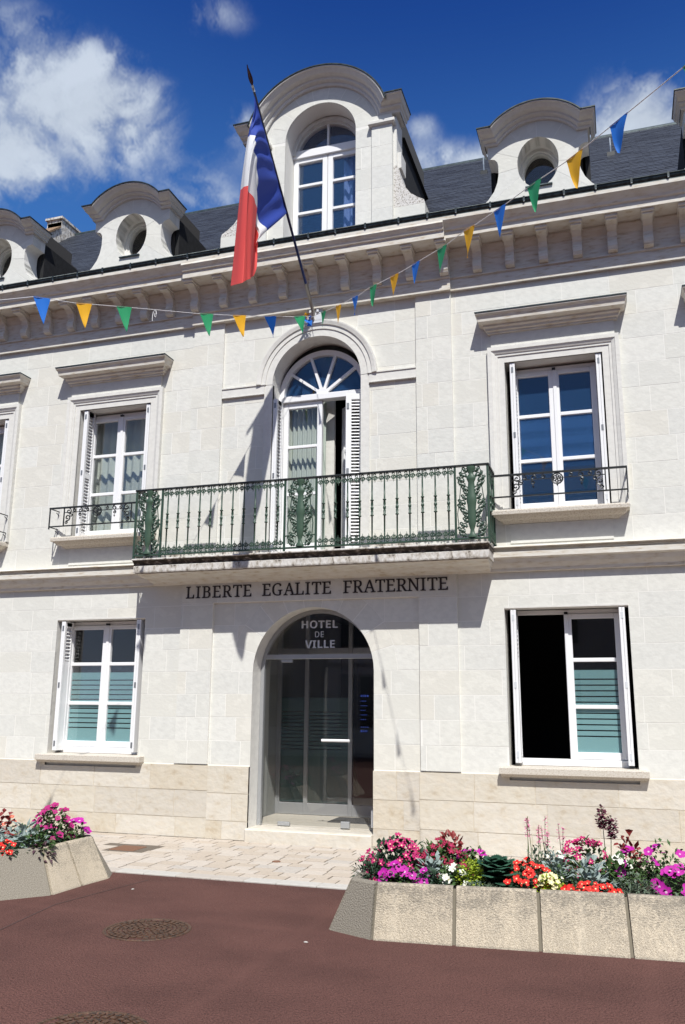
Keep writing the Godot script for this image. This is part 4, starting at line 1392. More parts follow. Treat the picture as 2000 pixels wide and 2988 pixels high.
func make_balcony() -> void:
	# slab, a part of the building
	var s := st()
	run_ret(s, [[0.0, 3.13], [0.05, 3.13], [0.08, 3.15], [0.16, 3.165], [0.20, 3.19], [0.36, 3.20], [0.40, 3.215], [0.46, 3.225], [0.46, 3.232], [0.0, 3.235]], -2.22, 2.22, 0.1)
	build("balcony_corbel", s, M.cornice_stone, hall)
	s = st()
	run_ret(s, [[0.0, 3.236], [0.498, 3.236], [0.502, 3.25], [0.502, 3.318], [0.49, 3.327], [0.0, 3.33]], -2.272, 2.272, 0.02)
	build("balcony_fascia", s, M.streak_stone, hall)
	s = st()
	run_ret(s, [[0.0, 3.331], [0.492, 3.331], [0.495, 3.35], [0.512, 3.372], [0.535, 3.386], [0.0, 3.388]], -2.276, 2.276, 0.02)
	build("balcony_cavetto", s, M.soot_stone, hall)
	s = st()
	bevel_box(s, V(-2.292, 3.389, 0.0), V(2.292, 3.412, 0.543), 0.006)
	build("balcony_slab", s, M.streak_stone, hall)
	var up := st()
	for e in [[-1.355, -0.745], [0.745, 1.355], [-2.2, -1.825], [1.825, 2.2]]:
		bevel_box(up, V(e[0], 3.413, 0.0), V(e[1], 3.55, 0.045), 0.006)
	build("wall_skirting", up, M.streak_stone, hall)

	var b := thing("balcony_railing", "long dark green cast iron balcony railing with three ornate urn panels over the entrance", "railing")
	var z := 0.50
	s = st()
	bevel_box(s, V(-2.31, 4.312, z - 0.022), V(2.31, 4.334, z + 0.022), 0.004)
	bevel_box(s, V(-2.31, 4.312, 0.0), V(-2.27, 4.334, z - 0.022), 0.004); bevel_box(s, V(2.27, 4.312, 0.0), V(2.31, 4.334, z - 0.022), 0.004)
	build("handrail", s, M.iron_black, b)
	s = st()
	bevel_box(s, V(-2.30, 3.448, z - 0.014), V(2.30, 3.468, z + 0.014), 0.003)
	bevel_box(s, V(-2.305, 3.448, 0.0), V(-2.28, 3.468, z - 0.014), 0.003); bevel_box(s, V(2.28, 3.448, 0.0), V(2.305, 3.468, z - 0.014), 0.003)
	bevel_box(s, V(-0.20, 3.60, z - 0.008), V(0.20, 3.615, z + 0.008), 0.003)
	build("bottom_rail", s, M.iron_green, b)
	s = st()
	box(s, V(-0.012, 3.40, -0.012), V(0.012, 4.312, 0.012))
	var post := done(s)
	for x in [-2.292, -1.912, -0.205, 0.205, 1.912, 2.292]: obj("post", post, M.iron_green, b, V(x, 0, z))
	for x in [-2.292, 2.292]: obj("post", post, M.iron_green, b, V(x, 0, 0.06))
	# turned balusters
	s = smooth(st())
	lathe(s, [[0.0075, 3.468], [0.0094, 3.60], [0.0106, 3.79], [0.0213, 3.793], [0.0213, 3.803], [0.0125, 3.808], [0.0163, 3.85], [0.0112, 3.865], [0.0187, 3.875], [0.0187, 3.90], [0.0112, 3.908], [0.0163, 3.93], [0.0125, 3.975], [0.0213, 3.98], [0.0213, 3.99], [0.0106, 3.994], [0.0094, 4.15], [0.0081, 4.312]], 8)
	var bal := done(s)
	for sgn in [-1, 1]:
		for k in 11: obj("baluster", bal, M.iron_green, b, V(sgn * (0.297 + k * 0.1535), 0, z))
		for k in 2: obj("baluster", bal, M.iron_green, b, V(sgn * 2.292, 0, 0.18 + k * 0.15))
	# running scroll ornament under the handrail and over the bottom rail
	s = st()
	tube(s, spiral(V(0.019, 0.062, 0), 0.022, 0.006, 90, -330, 11), 0.0068, 4)
	tube(s, spiral(V(0.058, 0.062, 0), 0.022, 0.006, 90, 510, 11), 0.0068, 4)
	tube(s, spiral(V(0.038, 0.098, 0), 0.017, 0.010, 200, -20, 6), 0.0065, 4)
	tube(s, spiral(V(0.038, 0.026, 0), 0.018, 0.012, 20, 160, 6), 0.007, 4)
	tube(s, [V(0.038, 0.045, 0), V(0.040, 0.02, 0), V(0.038, 0.0, 0)], 0.006, 4, 0.002)
	lathe_ball(s, V(0.019, 0.062, 0), 0.006); lathe_ball(s, V(0.058, 0.062, 0), 0.006); lathe_ball(s, V(0.038, 0.083, 0), 0.007)
	var unit := done(s)
	for sgn in [-1, 1]:
		for k in 22:
			var x: float = (0.218 + k * 0.0767) if sgn > 0 else (-1.905 + k * 0.0767)
			obj("scroll", unit, M.iron_green_light if k % 3 == 0 else M.iron_green, b, V(x, 4.196, z))
			var lo := obj("scroll", unit, M.iron_green if k % 4 else M.iron_green_light, b, V(x, 3.585, z))
			lo.scale = V(1, -1, 1)
		for k in 5:
			obj("scroll", unit, M.iron_green, b, V(sgn * 2.292, 4.196, 0.10 + k * 0.077)).rotation.y = -PI / 2
			var q := obj("scroll", unit, M.iron_green, b, V(sgn * 2.292, 3.585, 0.10 + k * 0.077))
			q.rotation.y = -PI / 2; q.scale = V(1, -1, 1)
	# the three urn panels
	s = smooth(st())
	lathe(s, [[0.05, 3.47], [0.055, 3.49], [0.028, 3.52], [0.022, 3.56], [0.036, 3.60], [0.045, 3.64], [0.05, 3.70], [0.046, 3.80], [0.052, 3.86], [0.060, 3.90], [0.056, 3.95], [0.046, 3.99], [0.040, 4.07], [0.036, 4.12], [0.05, 4.15], [0.058, 4.18], [0.03, 4.21], [0.028, 4.24], [0.05, 4.27], [0.052, 4.31]], 12)
	var urn := done(s)
	s = st()
	# leaves and scrolls up the sides
	for sd in [-1, 1]:
		var r := RandomNumberGenerator.new()
		r.seed = 17
		for k in 15:
			var y := 3.50 + k * 0.054
			var out := 0.085 + 0.035 * sin(k * 1.15 + 0.6)
			var c := V(sd * out, y, 0)
			tube(s, spiral(c, 0.040, 0.008, 200 if sd > 0 else -20, (-170 if sd > 0 else 350), 10), 0.0085, 4)
			tube(s, spiral(c + V(sd * 0.035, 0.03, 0), 0.022, 0.006, 230 if sd > 0 else -50, (-90 if sd > 0 else 270), 8), 0.0075, 4)
			lathe_ball(s, c, 0.014)
			leaf_plate(s, c + V(sd * 0.02, 0.01, 0.004), 0.05, 0.022, r.randf_range(20, 70) if sd > 0 else r.randf_range(110, 160))
			leaf_plate(s, c + V(-sd * 0.03, -0.01, 0.006), 0.045, 0.02, r.randf_range(60, 120))
		tube(s, [V(sd * 0.15, 3.56, 0), V(sd * 0.165, 3.75, 0), V(sd * 0.14, 3.92, 0), V(sd * 0.12, 4.08, 0), V(sd * 0.13, 4.22, 0), V(sd * 0.09, 4.30, 0)], 0.006, 4)
	var side := done(s)
	for x in [-2.10, 0.0, 2.10]:
		var u := group_node("urn_panel", b)
		u.position = V(x, 0, z)
		obj("urn", urn, M.iron_green_light, u).scale = V(1, 1, 0.55)
		obj("scroll_leaves", side, M.iron_green, u)

func lathe_ball(s: SurfaceTool, c: Vector3, r: float) -> void:
	lathe(s, [[0.0, -r], [r * 0.8, -r * 0.6], [r, 0.0], [r * 0.8, r * 0.6], [0.0, r]], 6, c)

func leaf_plate(s: SurfaceTool, c: Vector3, l: float, w: float, deg: float) -> void:
	var d := V(cos(deg_to_rad(deg)), sin(deg_to_rad(deg)), 0)
	var q := V(-d.y, d.x, 0)
	var a := c - d * l * 0.4; var b := c + d * l * 0.6
	var m := c + V(0, 0, 0.010)
	tri(s, a, m, c + q * w); tri(s, c + q * w, m, b); tri(s, b, m, c - q * w); tri(s, c - q * w, m, a)

func make_guards() -> void:
	var names := ["black iron window guard at the far left upper window, cut by the picture edge", "thin black iron window guard with scrolls on the sill left of the balcony", "thin black iron window guard with a central rosette right of the balcony", "black iron window guard beyond the right picture edge"]
	for i in 4:
		var g := thing("window_guard", names[i], "window guard", V(BAYS[i], 3.842, 0.0), "iron guards on the upper window sills")
		var z := 0.26
		var hw := 0.768
		var s := st()
		bevel_box(s, V(-hw, 0.382, z - 0.014), V(hw, 0.404, z + 0.014), 0.002)
		bevel_box(s, V(-hw, 0.126, z - 0.008), V(hw, 0.143, z + 0.008), 0.002)
		build("rail", s, M.iron_black, g)
		s = st()
		for x in [-hw, hw - 0.014]:
			box(s, V(x, 0.10, z - 0.007), V(x + 0.014, 0.402, z + 0.007))
			for y in [0.385, 0.128]:
				box(s, V(x, y, 0.0), V(x + 0.012, y + 0.012, z - 0.007))
				tube(s, [V(x + 0.007, y, 0.02), V(x + 0.007, y - 0.05, 0.06), V(x + 0.007, y - 0.02, 0.12)], 0.006, 4)
		for x in [-0.53, 0.53]: box(s, V(x - 0.007, 0.14, z - 0.006), V(x + 0.007, 0.385, z + 0.006))
		build("end_bars", s, M.iron_black, g)
		s = st()
		bevel_box(s, V(-0.53, 0.318, z - 0.005), V(0.53, 0.327, z + 0.005), 0.002)
		tube(s, spiral(V(0, 0.315, z), 0.062, 0.062, 0, 360, 18), 0.010, 4)
		for k in 6:
			var a := 60.0 * k + 30
			tube(s, spiral(V(cos(deg_to_rad(a)) * 0.030, 0.315 + sin(deg_to_rad(a)) * 0.030, z), 0.022, 0.008, a + 180, a + 520, 8), 0.0085, 4)
		lathe_ball(s, V(0, 0.315, z), 0.012)
		leaf_plate(s, V(0, 0.25, z), 0.05, 0.014, -90)
		build("rosette", s, M.iron_black, g)
		s = st()
		for sd in [-1, 1]:
			tube(s, spiral(V(sd * 0.27, 0.345, z), 0.036, 0.01, 90, 90 + sd * 400, 9), 0.009, 4)
			tube(s, spiral(V(sd * 0.27, 0.285, z), 0.024, 0.008, 90, 90 - sd * 400, 9), 0.0085, 4)
			tube(s, spiral(V(sd * 0.15, 0.35, z), 0.026, 0.008, 90, 90 - sd * 400, 8), 0.008, 4)
			tube(s, spiral(V(sd * 0.36, 0.35, z), 0.028, 0.008, 90, 90 - sd * 400, 8), 0.008, 4)
			leaf_plate(s, V(sd * 0.27, 0.24, z), 0.045, 0.014, -90)
			tube(s, spiral(V(sd * 0.455, 0.34, z), 0.045, 0.01, 90, 90 + sd * 430, 10), 0.009, 4)
			tube(s, spiral(V(sd * 0.47, 0.25, z), 0.045, 0.01, 270, 270 - sd * 430, 10), 0.009, 4)
			tube(s, spiral(V(sd * 0.42, 0.29, z), 0.028, 0.01, 20, 20 + sd * 380, 8), 0.0085, 4)
			tube(s, spiral(V(sd * 0.49, 0.185, z), 0.026, 0.008, 90, 90 + sd * 400, 8), 0.0085, 4)
		build("scrollwork", s, M.iron_black, g)

# ---------------------------------------------------------------- flag
func make_flag() -> void:
	var p := thing("flagpole", "dark blue flagpole with a red spear tip leaning out from above the balcony arch", "flagpole", V(-0.03, 6.69, 0.0))
	var dir := V(0, 1.843, 2.182).normalized()
	var s := smooth(st())
	tube(s, [V(0, 0, 0.02), dir * 0.50], 0.023, 10)
	build("steel_socket", s, M.pole_steel, p)
	s = smooth(st())
	tube(s, [dir * 0.46, dir * 2.86], 0.018, 10, 0.014)
	build("pole", s, M.pole_blue, p)
	s = smooth(st())
	tube(s, [dir * 2.86, dir * 2.93], 0.016, 10)
	build("collar", s, M.clip_metal, p)
	s = st()
	var side := V(0.34, 0, 0)
	side = V(1, 0, 0)
	var nrm := dir.cross(side)
	var e := [[2.93, 0.008], [2.965, 0.022], [3.01, 0.026], [3.08, 0.016], [3.15, 0.002]]
	for i in e.size() - 1:
		for q in [1, -1]:
			var a: Vector3 = dir * e[i][0]; var b: Vector3 = dir * e[i + 1][0]
			var n: Vector3 = nrm * 0.008 * q
			quad(s, a + n, a + side * e[i][1] * 1.0, b + side * e[i + 1][1], b + n)
			quad(s, a + n, b + n, b - side * e[i + 1][1], a - side * e[i][1])
			var n2: Vector3 = nrm * e[i][1] * q; var n3: Vector3 = nrm * e[i + 1][1] * q
			quad(s, a + n2, b + n3, b + side * 0.008, a + side * 0.008)
	build("spear_tip", s, M.spear, p)
	s = st()
	bevel_box(s, V(-0.09, -0.10, 0.036), V(0.12, 0.17, 0.062), 0.004)
	bevel_box(s, V(0.045, 0.05, 0.062), V(0.075, 0.16, 0.085), 0.003); bevel_box(s, V(-0.06, 0.05, 0.062), V(-0.03, 0.16, 0.085), 0.003)
	build("wall_plate", s, M.grey_paint, p)
	s = smooth(st())
	tube(s, [V(0, -0.05, 0.06), V(0, -0.02, 0.10), dir * 0.16], 0.016, 8)
	build("bracket", s, M.pole_steel, p)

	# cloth: control points by stripe edge, from the pole outwards and from tip to lower corner
	var g := [
		[V(-0.030, 8.497, 2.168), V(-0.030, 8.337, 1.963), V(-0.030, 8.172, 1.753), V(-0.030, 8.002, 1.536), V(-0.030, 7.826, 1.311), V(-0.030, 7.645, 1.080)],
		[V(-0.090, 7.927, 2.177), V(0.000, 7.900, 2.272), V(0.060, 7.757, 2.297), V(0.020, 7.569, 2.163), V(-0.060, 7.160, 1.939), V(-0.030, 7.002, 1.727)],
		[V(-0.110, 7.220, 2.259), V(0.030, 7.122, 2.451), V(0.070, 7.096, 2.440), V(-0.030, 7.140, 2.050), V(-0.100, 7.055, 1.863), V(-0.050, 6.749, 1.926)],
		[V(-0.130, 6.009, 2.355), V(0.050, 5.923, 2.531), V(0.090, 6.014, 2.417), V(-0.010, 6.175, 2.172), V(-0.070, 6.372, 1.915), V(-0.090, 6.723, 1.867)]]
	var flag := thing("flag", "blue, white and red tricolour flag hanging in folds from the leaning pole", "flag")
	for k in 3:
		s = smooth(st())
		var nv := 16; var nu := 44
		var at := func(i: int, j: int) -> Vector3:
			var v := float(k) + float(i) / nv
			var u := float(j) / nu * 5.0
			var ui := mini(int(u), 4); var uf := u - ui
			var rows := []
			for q in 4:
				var c = g[q]
				rows.append(c[ui].cubic_interpolate(c[ui + 1], c[maxi(ui - 1, 0)], c[mini(ui + 2, 5)], uf))
			var vi := mini(int(v), 2); var vf := v - vi
			var p0: Vector3 = rows[vi].cubic_interpolate(rows[vi + 1], rows[maxi(vi - 1, 0)], rows[mini(vi + 2, 3)], vf)
			var uu := u / 5.0; var vv := v / 3.0
			# fine creases that fan out from the pole
			p0.x += sin(uu * 46.0 + vv * 5.0) * 0.018 * smoothstep(0.0, 0.1, vv) * (1.0 - 0.75 * vv) + sin(uu * 19.0 + vv * 3.0 + 1.0) * 0.018 * smoothstep(0.0, 0.2, vv)
			return p0
		for i in nv:
			for j in nu:
				quad(s, at.call(i, j), at.call(i, j + 1), at.call(i + 1, j + 1), at.call(i + 1, j))
		build(["blue_stripe", "white_stripe", "red_stripe"][k], s, M[["flag_blue", "flag_white", "flag_red"][k]], flag)

# ---------------------------------------------------------------- bunting
func make_bunting() -> void:
	var right := [
		["green", V(0.198, 6.557, 0.404), V(0.316, 6.490, 0.551), V(0.235, 6.330, 0.450)], ["yellow", V(0.542, 6.391, 0.832), V(0.663, 6.325, 0.983), V(0.595, 6.115, 0.899)],
		["blue", V(0.889, 6.241, 1.264), V(1.005, 6.182, 1.408), V(0.945, 5.985, 1.334)], ["green", V(1.223, 6.118, 1.680), V(1.350, 6.058, 1.838), V(1.262, 5.865, 1.729)],
		["yellow", V(1.568, 5.963, 2.110), V(1.705, 5.903, 2.281), V(1.615, 5.704, 2.168)], ["blue", V(1.896, 5.832, 2.518), V(2.012, 5.790, 2.663), V(1.927, 5.613, 2.556)],
		["green", V(2.236, 5.709, 2.941), V(2.357, 5.665, 3.091), V(2.263, 5.455, 2.975)], ["yellow", V(2.551, 5.622, 3.334), V(2.670, 5.575, 3.481), V(2.586, 5.338, 3.377)],
		["blue", V(2.863, 5.518, 3.721), V(2.979, 5.483, 3.866), V(2.911, 5.243, 3.782)], ["green", V(3.167, 5.438, 4.100), V(3.284, 5.404, 4.246), V(3.220, 5.185, 4.166)],
		["yellow", V(3.476, 5.343, 4.486), V(3.593, 5.319, 4.631), V(3.530, 5.079, 4.553)], ["blue", V(3.771, 5.289, 4.852), V(3.881, 5.270, 4.989), V(3.807, 5.060, 4.897)],
		["green", V(4.182, 5.226, 5.358), V(4.30, 5.212, 5.51), V(4.235, 4.99, 5.43)], ["yellow", V(4.52, 5.19, 5.78), V(4.64, 5.185, 5.93), V(4.58, 4.96, 5.85)], ["blue", V(4.86, 5.17, 6.20), V(4.98, 5.17, 6.35), V(4.92, 4.94, 6.27)]]
	var left := [
		["green", V(-0.191,6.568,0.367), V(-0.094,6.632,0.219), V(-0.109,6.368,0.242)], ["blue", V(-0.444,6.428,0.757), V(-0.343,6.489,0.602), V(-0.363,6.185,0.632)], ["yellow", V(-0.697,6.298,1.147), V(-0.593,6.354,0.987), V(-0.610,6.058,1.013)], ["green", V(-0.946,6.178,1.531), V(-0.846,6.228,1.377), V(-0.870,5.929,1.414)], ["green", V(-1.520,5.939,2.414), V(-1.421,5.981,2.262), V(-1.444,5.673,2.298)], ["yellow", V(-1.770,5.830,2.799), V(-1.674,5.873,2.652), V(-1.705,5.572,2.700)], ["blue", V(-2.020,5.756,3.185), V(-1.922,5.788,3.034), V(-1.949,5.484,3.075)], ["green", V(-2.290, 5.570, 3.640), V(-2.185, 5.600, 3.480), V(-2.21, 5.33, 3.52)], ["yellow", V(-2.54,5.52,4.03), V(-2.44,5.54,3.87), V(-2.47,5.27,3.91)], ["blue", V(-2.80,5.47,4.42), V(-2.70,5.485,4.27), V(-2.73,5.22,4.31)]]
	var hook := V(-0.03, 6.66, 0.11)
	var where := {
		"r0": "closest on the right of the flagpole foot", "r1": "second out to the right of the flagpole foot", "r2": "third out to the right of the flagpole foot", "r3": "fourth to the right of the flagpole",
		"r4": "fifth to the right of the flagpole", "r5": "sixth to the right of the flagpole", "r6": "seventh to the right of the flagpole", "r7": "eighth to the right of the flagpole",
		"r8": "ninth to the right of the flagpole", "r9": "in front of the oval window of the right dormer", "r10": "over the curved flank of the right dormer", "r11": "highest in the picture, against cloud and slates",
		"r12": "cut by the right picture edge", "r13": "beyond the right picture edge, nearer", "r14": "beyond the right picture edge, nearest",
		"l0": "closest on the left of the flagpole foot", "l1": "second out to the left of the flagpole foot", "l2": "third out to the left of the flagpole foot", "l3": "fourth to the left of the flagpole",
		"l4": "left of the white ribbon, below the cornice brackets", "l5": "over the left cornice brackets", "l6": "large, near the left picture edge", "l7": "cut by the left picture edge", "l8": "beyond the left picture edge, nearer", "l9": "beyond the left picture edge, nearest"}
	for side in [["r", right], ["l", left]]:
		var pts := [hook]
		for i in side[1].size():
			var e = side[1][i]
			var a: Vector3 = e[1]; var b: Vector3 = e[2]; var t: Vector3 = e[3]
			if a.distance_to(hook) < b.distance_to(hook):
				pts.append(a); pts.append(b)
			else:
				pts.append(b); pts.append(a)
			var mid := (a + b) / 2
			var o := Node3D.new()
			put(o, "pennant")
			o.position = mid
			tag(o, "%s pennant on the bunting cord, %s" % [e[0], where[side[0] + str(i)]], "pennant", "bunting pennants")
			var s := smooth(st())
			var n := 8
			var nrm := (b - a).cross(t - a).normalized()
			var curl := rng.randf_range(-0.018, 0.018)
			var at := func(u: float, v: float) -> Vector3:
				var top := a.lerp(b, u)
				var p := top.lerp(t, v)
				return p - mid + nrm * (sin(v * 3.0 + u * 2.2) * curl * v + sin(u * PI * 2.0) * 0.006 * (1.0 - v))
			for y in n:
				for x in 4:
					quad(s, at.call(x / 4.0, float(y) / n), at.call((x + 1) / 4.0, float(y) / n), at.call((x + 1) / 4.0, float(y + 1) / n), at.call(x / 4.0, float(y + 1) / n))
			build("cloth", s, M["pennant_" + e[0]], o)
			s = st()
			tube(s, [a - mid + V(0, 0.002, 0), b - mid + V(0, 0.002, 0)], 0.004, 5)
			build("hem", s, M["pennant_" + e[0]], o)
		var last: Vector3 = pts[pts.size() - 1]; var prev: Vector3 = pts[pts.size() - 3]
		var d := (last - prev).normalized()
		for k in 5: pts.append(last + V(d.x, 0.0, d.z) * (1.1 * (k + 1)) + V(0, d.y * 0.6 * (k + 1) + 0.09 * (k + 1) * (k + 1), 0))
		var s2 := st()
		tube(s2, pts, 0.0036, 5)
		var c := build("bunting_cord", s2, M.cord)
		tag(c, "thin white bunting cord rising to the right from the flagpole foot" if side[0] == "r" else "thin white bunting cord running left from the flagpole foot", "cord", "cords of the bunting")
	# knotted ribbon on the left cord
	var rb := thing("ribbon", "short white ribbon knotted on the left bunting cord between two green pennants", "ribbon", V(-1.268,6.031,2.027))
	var s3 := st()
	tube(s3, [V(-0.012, 0.0, 0), V(-0.02, -0.06, 0.004), V(-0.022, -0.125, 0.0)], 0.004, 5)
	build("tail", s3, M.cord, rb)
	s3 = st()
	tube(s3, [V(0.0, 0.0, 0), V(0.025, -0.01, 0.01), V(0.035, -0.05, 0.01), V(0.022, -0.085, 0.0), V(0.006, -0.07, 0), V(0.008, -0.03, 0)], 0.004, 5)
	build("loop", s3, M.cord, rb)
	# a few crumpled pennants bundled at the foot of the pole
	var bundle := thing("pennant_bundle", "crumpled blue and yellow pennants bundled at the foot of the flagpole", "bunting", hook)
	for e in [["pennant_yellow", V(-0.08, 0.03, 0.02), 0.05], ["pennant_blue", V(-0.06, -0.04, 0.03), 0.07], ["pennant_blue", V(-0.03, -0.10, 0.03), 0.05]]:
		s3 = st()
		var r := RandomNumberGenerator.new()
		r.seed = int(e[2] * 1000.0) + int(e[1].x * 100.0)
		for k in 7:
			var q := []
			for w in 3: q.append(e[1] + V(r.randf_range(-1, 1), r.randf_range(-1, 1), r.randf_range(-0.6, 0.6)) * e[2])
			tri(s3, q[0], q[1], q[2])
		build("crumpled_cloth", s3, M[e[0]], bundle)

# ---------------------------------------------------------------- planters
func panel(base_a: Vector2, base_b: Vector2, top_a: Vector2, top_b: Vector2, h: float, gap: float) -> SurfaceTool:
	var s := st()
	var u := (base_b - base_a).normalized()
	var a := base_a + u * gap; var b := base_b - u * gap
	var ut := (top_b - top_a).normalized()
	var c := top_a + ut * gap; var d := top_b - ut * gap
	var n := Vector2(u.y, -u.x)
	if n.dot((base_a + base_b) / 2 - (top_a + top_b) / 2) < 0: n = -n
	var t := 0.055
	var e := 0.012
	var p := func(q: Vector2, y: float) -> Vector3: return V(q.x, y, q.y)
	var A: Vector3 = p.call(a, -0.02); var B: Vector3 = p.call(b, -0.02)
	var C: Vector3 = p.call(c + n * e * 0.7, h - e); var D: Vector3 = p.call(d + n * e * 0.7, h - e)
	var C2: Vector3 = p.call(c - n * e * 0.4, h); var D2: Vector3 = p.call(d - n * e * 0.4, h)
	var C3: Vector3 = p.call(c - n * t, h - 0.003); var D3: Vector3 = p.call(d - n * t, h - 0.003)
	var C4: Vector3 = p.call(c - n * t, h - 0.12); var D4: Vector3 = p.call(d - n * t, h - 0.12)
	var A2: Vector3 = p.call(a - n * t * 1.5, -0.02); var B2: Vector3 = p.call(b - n * t * 1.5, -0.02)
	quad(s, A, B, D, C); quad(s, C, D, D2, C2); quad(s, C2, D2, D3, C3); quad(s, C3, D3, D4, C4); quad(s, C4, D4, B2, A2)
	quad(s, A, C, C4, A2); quad(s, B, D, D4, B2); tri(s, C, C2, C4); tri(s, C2, C3, C4); tri(s, D, D2, D4); tri(s, D2, D3, D4)
	return s

func planter(label: String, base: Array, top: Array, h: float, grey: Array) -> Node3D:
	var o := thing("planter", label, "planter", Vector3.ZERO, "concrete street planters")
	var soil := PackedVector2Array()
	for i in base.size():
		var j := (i + 1) % base.size()
		build("panel", panel(base[i], base[j], top[i], top[j], h, 0.013), M.concrete_grey if i in grey else M.concrete, o)
		soil.append(top[i])
		var bm: Vector2 = base[j] - base[i]
		var inw := Vector2(bm.y, -bm.x).normalized()
		if inw.dot((base[i] + base[j]) / 2 - (top[i] + top[j]) / 2) > 0: inw = -inw
		var js := st()
		var k0: Vector2 = base[i] + inw * 0.02; var k1: Vector2 = base[j] + inw * 0.02
		var k2: Vector2 = top[j] + inw * 0.02; var k3: Vector2 = top[i] + inw * 0.02
		quad(js, V(k0.x, -0.02, k0.y), V(k1.x, -0.02, k1.y), V(k2.x, h - 0.02, k2.y), V(k3.x, h - 0.02, k3.y))
		build("joint_filling", js, M.joint_dirt, o)
	var c := Vector2.ZERO
	for v in soil: c += v / soil.size()
	var ins := Geometry2D.offset_polygon(soil, -0.045)[0]
	var s := st()
	var t := Geometry2D.triangulate_polygon(ins)
	for i in range(0, t.size(), 3): tri(s, V(ins[t[i]].x, h - 0.04, ins[t[i]].y), V(ins[t[i + 1]].x, h - 0.04, ins[t[i + 1]].y), V(ins[t[i + 2]].x, h - 0.04, ins[t[i + 2]].y))
	for i in ins.size():
		var a := ins[i]; var b := ins[(i + 1) % ins.size()]
		quad(s, V(a.x, h - 0.04, a.y), V(b.x, h - 0.04, b.y), V(b.x, -0.02, b.y), V(a.x, -0.02, a.y))
	build("soil", s, M.soil, o)
	return o

func leaf(s: SurfaceTool, p: Vector3, dir: Vector3, l: float, w: float, droop: float) -> void:
	var q := dir.cross(V(0, 1, 0))
	if q.length() < 0.05: q = V(1, 0, 0)
	q = q.normalized()
	var up := q.cross(dir).normalized()
	var m := p + dir * l * 0.5 + up * l * 0.08
	var e := p + dir * l - V(0, droop * l, 0)
	var a := m + q * w - up * w * 0.35; var b := m - q * w - up * w * 0.35
	tri(s, p, a, m); tri(s, p, m, b); tri(s, a, e, m); tri(s, m, e, b)

func foliage(r: RandomNumberGenerator, rad: Vector3, n: int, l: float, w: float) -> SurfaceTool:
	var s := st()
	for i in n:
		var a := r.randf() * TAU
		var e := asin(r.randf_range(-0.15, 1.0))
		var d := V(cos(a) * cos(e), sin(e), sin(a) * cos(e))
		var k := pow(r.randf(), 0.45)
		var p := V(d.x * rad.x, d.y * rad.y, d.z * rad.z) * k
		p.y = maxf(p.y, -0.01)
		var f := (d * 0.8 + V(r.randf_range(-0.7, 0.7), r.randf_range(-0.2, 0.7), r.randf_range(-0.7, 0.7))).normalized()
		leaf(s, p, f, l * r.randf_range(0.6, 1.25), w * r.randf_range(0.7, 1.2), r.randf_range(0.0, 0.5))
	return s

# a flower of n petals facing +z
func bloom(rad: float, petals: int, notch: float, m: Material, heart: Material, cup := 0.25) -> ArrayMesh:
	var s := smooth(st())
	var n := petals * 4
	for i in n:
		var a := TAU * i / n; var b := TAU * (i + 1) / n
		var ra := rad * (1.0 - notch * pow(absf(cos(a * petals / 2.0)), 6.0)); var rb := rad * (1.0 - notch * pow(absf(cos(b * petals / 2.0)), 6.0))
		tri(s, V(0, 0, -rad * cup), V(cos(b) * rb, sin(b) * rb, 0.06 * rad * sin(b * 3)), V(cos(a) * ra, sin(a) * ra, 0.06 * rad * sin(a * 3)))
	s.generate_normals()
	s.set_material(m)
	var mesh := s.commit()
	var h := st()
	var hr := rad * 0.22
	for i in 6:
		var a := TAU * i / 6; var b := TAU * (i + 1) / 6
		tri(h, V(0, 0, -rad * cup * 0.55), V(cos(b) * hr, sin(b) * hr, -rad * cup * 0.62), V(cos(a) * hr, sin(a) * hr, -rad * cup * 0.62))
	h.generate_normals()
	h.set_material(heart)
	return h.commit(mesh)

var blooms := {}

# kind of plant: leaves in a mound, flowers set out over its surface
func plant(called: String, label: String, category: String, at: Vector3, rad: Vector3, leaf_m: String, n: int, l: float, w: float, flower := "", nf := 0, seed_ := 1, group := "", reach := 1.0) -> Node3D:
	var o := thing(called, label, category, at, group)
	var r := RandomNumberGenerator.new()
	r.seed = seed_
	build("foliage", foliage(r, rad, n, l, w), M[leaf_m], o)
	for i in nf:
		var a := r.randf() * TAU
		var e := asin(r.randf_range(0.08, 1.0))
		var d := V(cos(a) * cos(e), sin(e), sin(a) * cos(e))
		var p := V(d.x * rad.x, d.y * rad.y, d.z * rad.z) * r.randf_range(0.92, 1.12) * reach
		var f := MeshInstance3D.new()
		f.mesh = blooms[flower]
		var look := (d + V(0.15, 0.35, 0.75)).normalized()
		f.basis = Basis.looking_at(-look, V(0.1, 1, 0.2)).rotated(look, r.randf() * TAU).scaled(Vector3.ONE * r.randf_range(0.75, 1.15))
		f.position = p
		put(f, "flower", o)
	return o

func spikes(o: Node3D, r: RandomNumberGenerator, n: int, spread: float, h: float, m: String, head: float, fat: float) -> void:
	for i in n:
		var b := V(r.randf_range(-spread, spread), 0, r.randf_range(-spread, spread) * 0.6)
		var hh := h * r.randf_range(0.8, 1.1)
		var top := b + V(r.randf_range(-0.03, 0.03), hh, r.randf_range(-0.03, 0.03))
		var s := st()
		tube(s, [b, b.lerp(top, 0.5) + V(0.006, 0, 0), top], 0.0035, 5, 0.002)
		var stem := build("stem", s, M.stem, o)
		s = st()
		for k in int(26 * fat):
			var t := r.randf()
			var p := top - V(0, head * hh * t, 0) + V(r.randf_range(-1, 1), r.randf_range(-0.3, 0.3), r.randf_range(-1, 1)) * (0.006 + 0.014 * t) * fat
			leaf(s, p, V(r.randf_range(-1, 1), r.randf_range(-0.2, 0.8), r.randf_range(-1, 1)).normalized(), 0.018 * fat, 0.007 * fat, 0.1)
		build("flower_spike", s, M[m], stem)

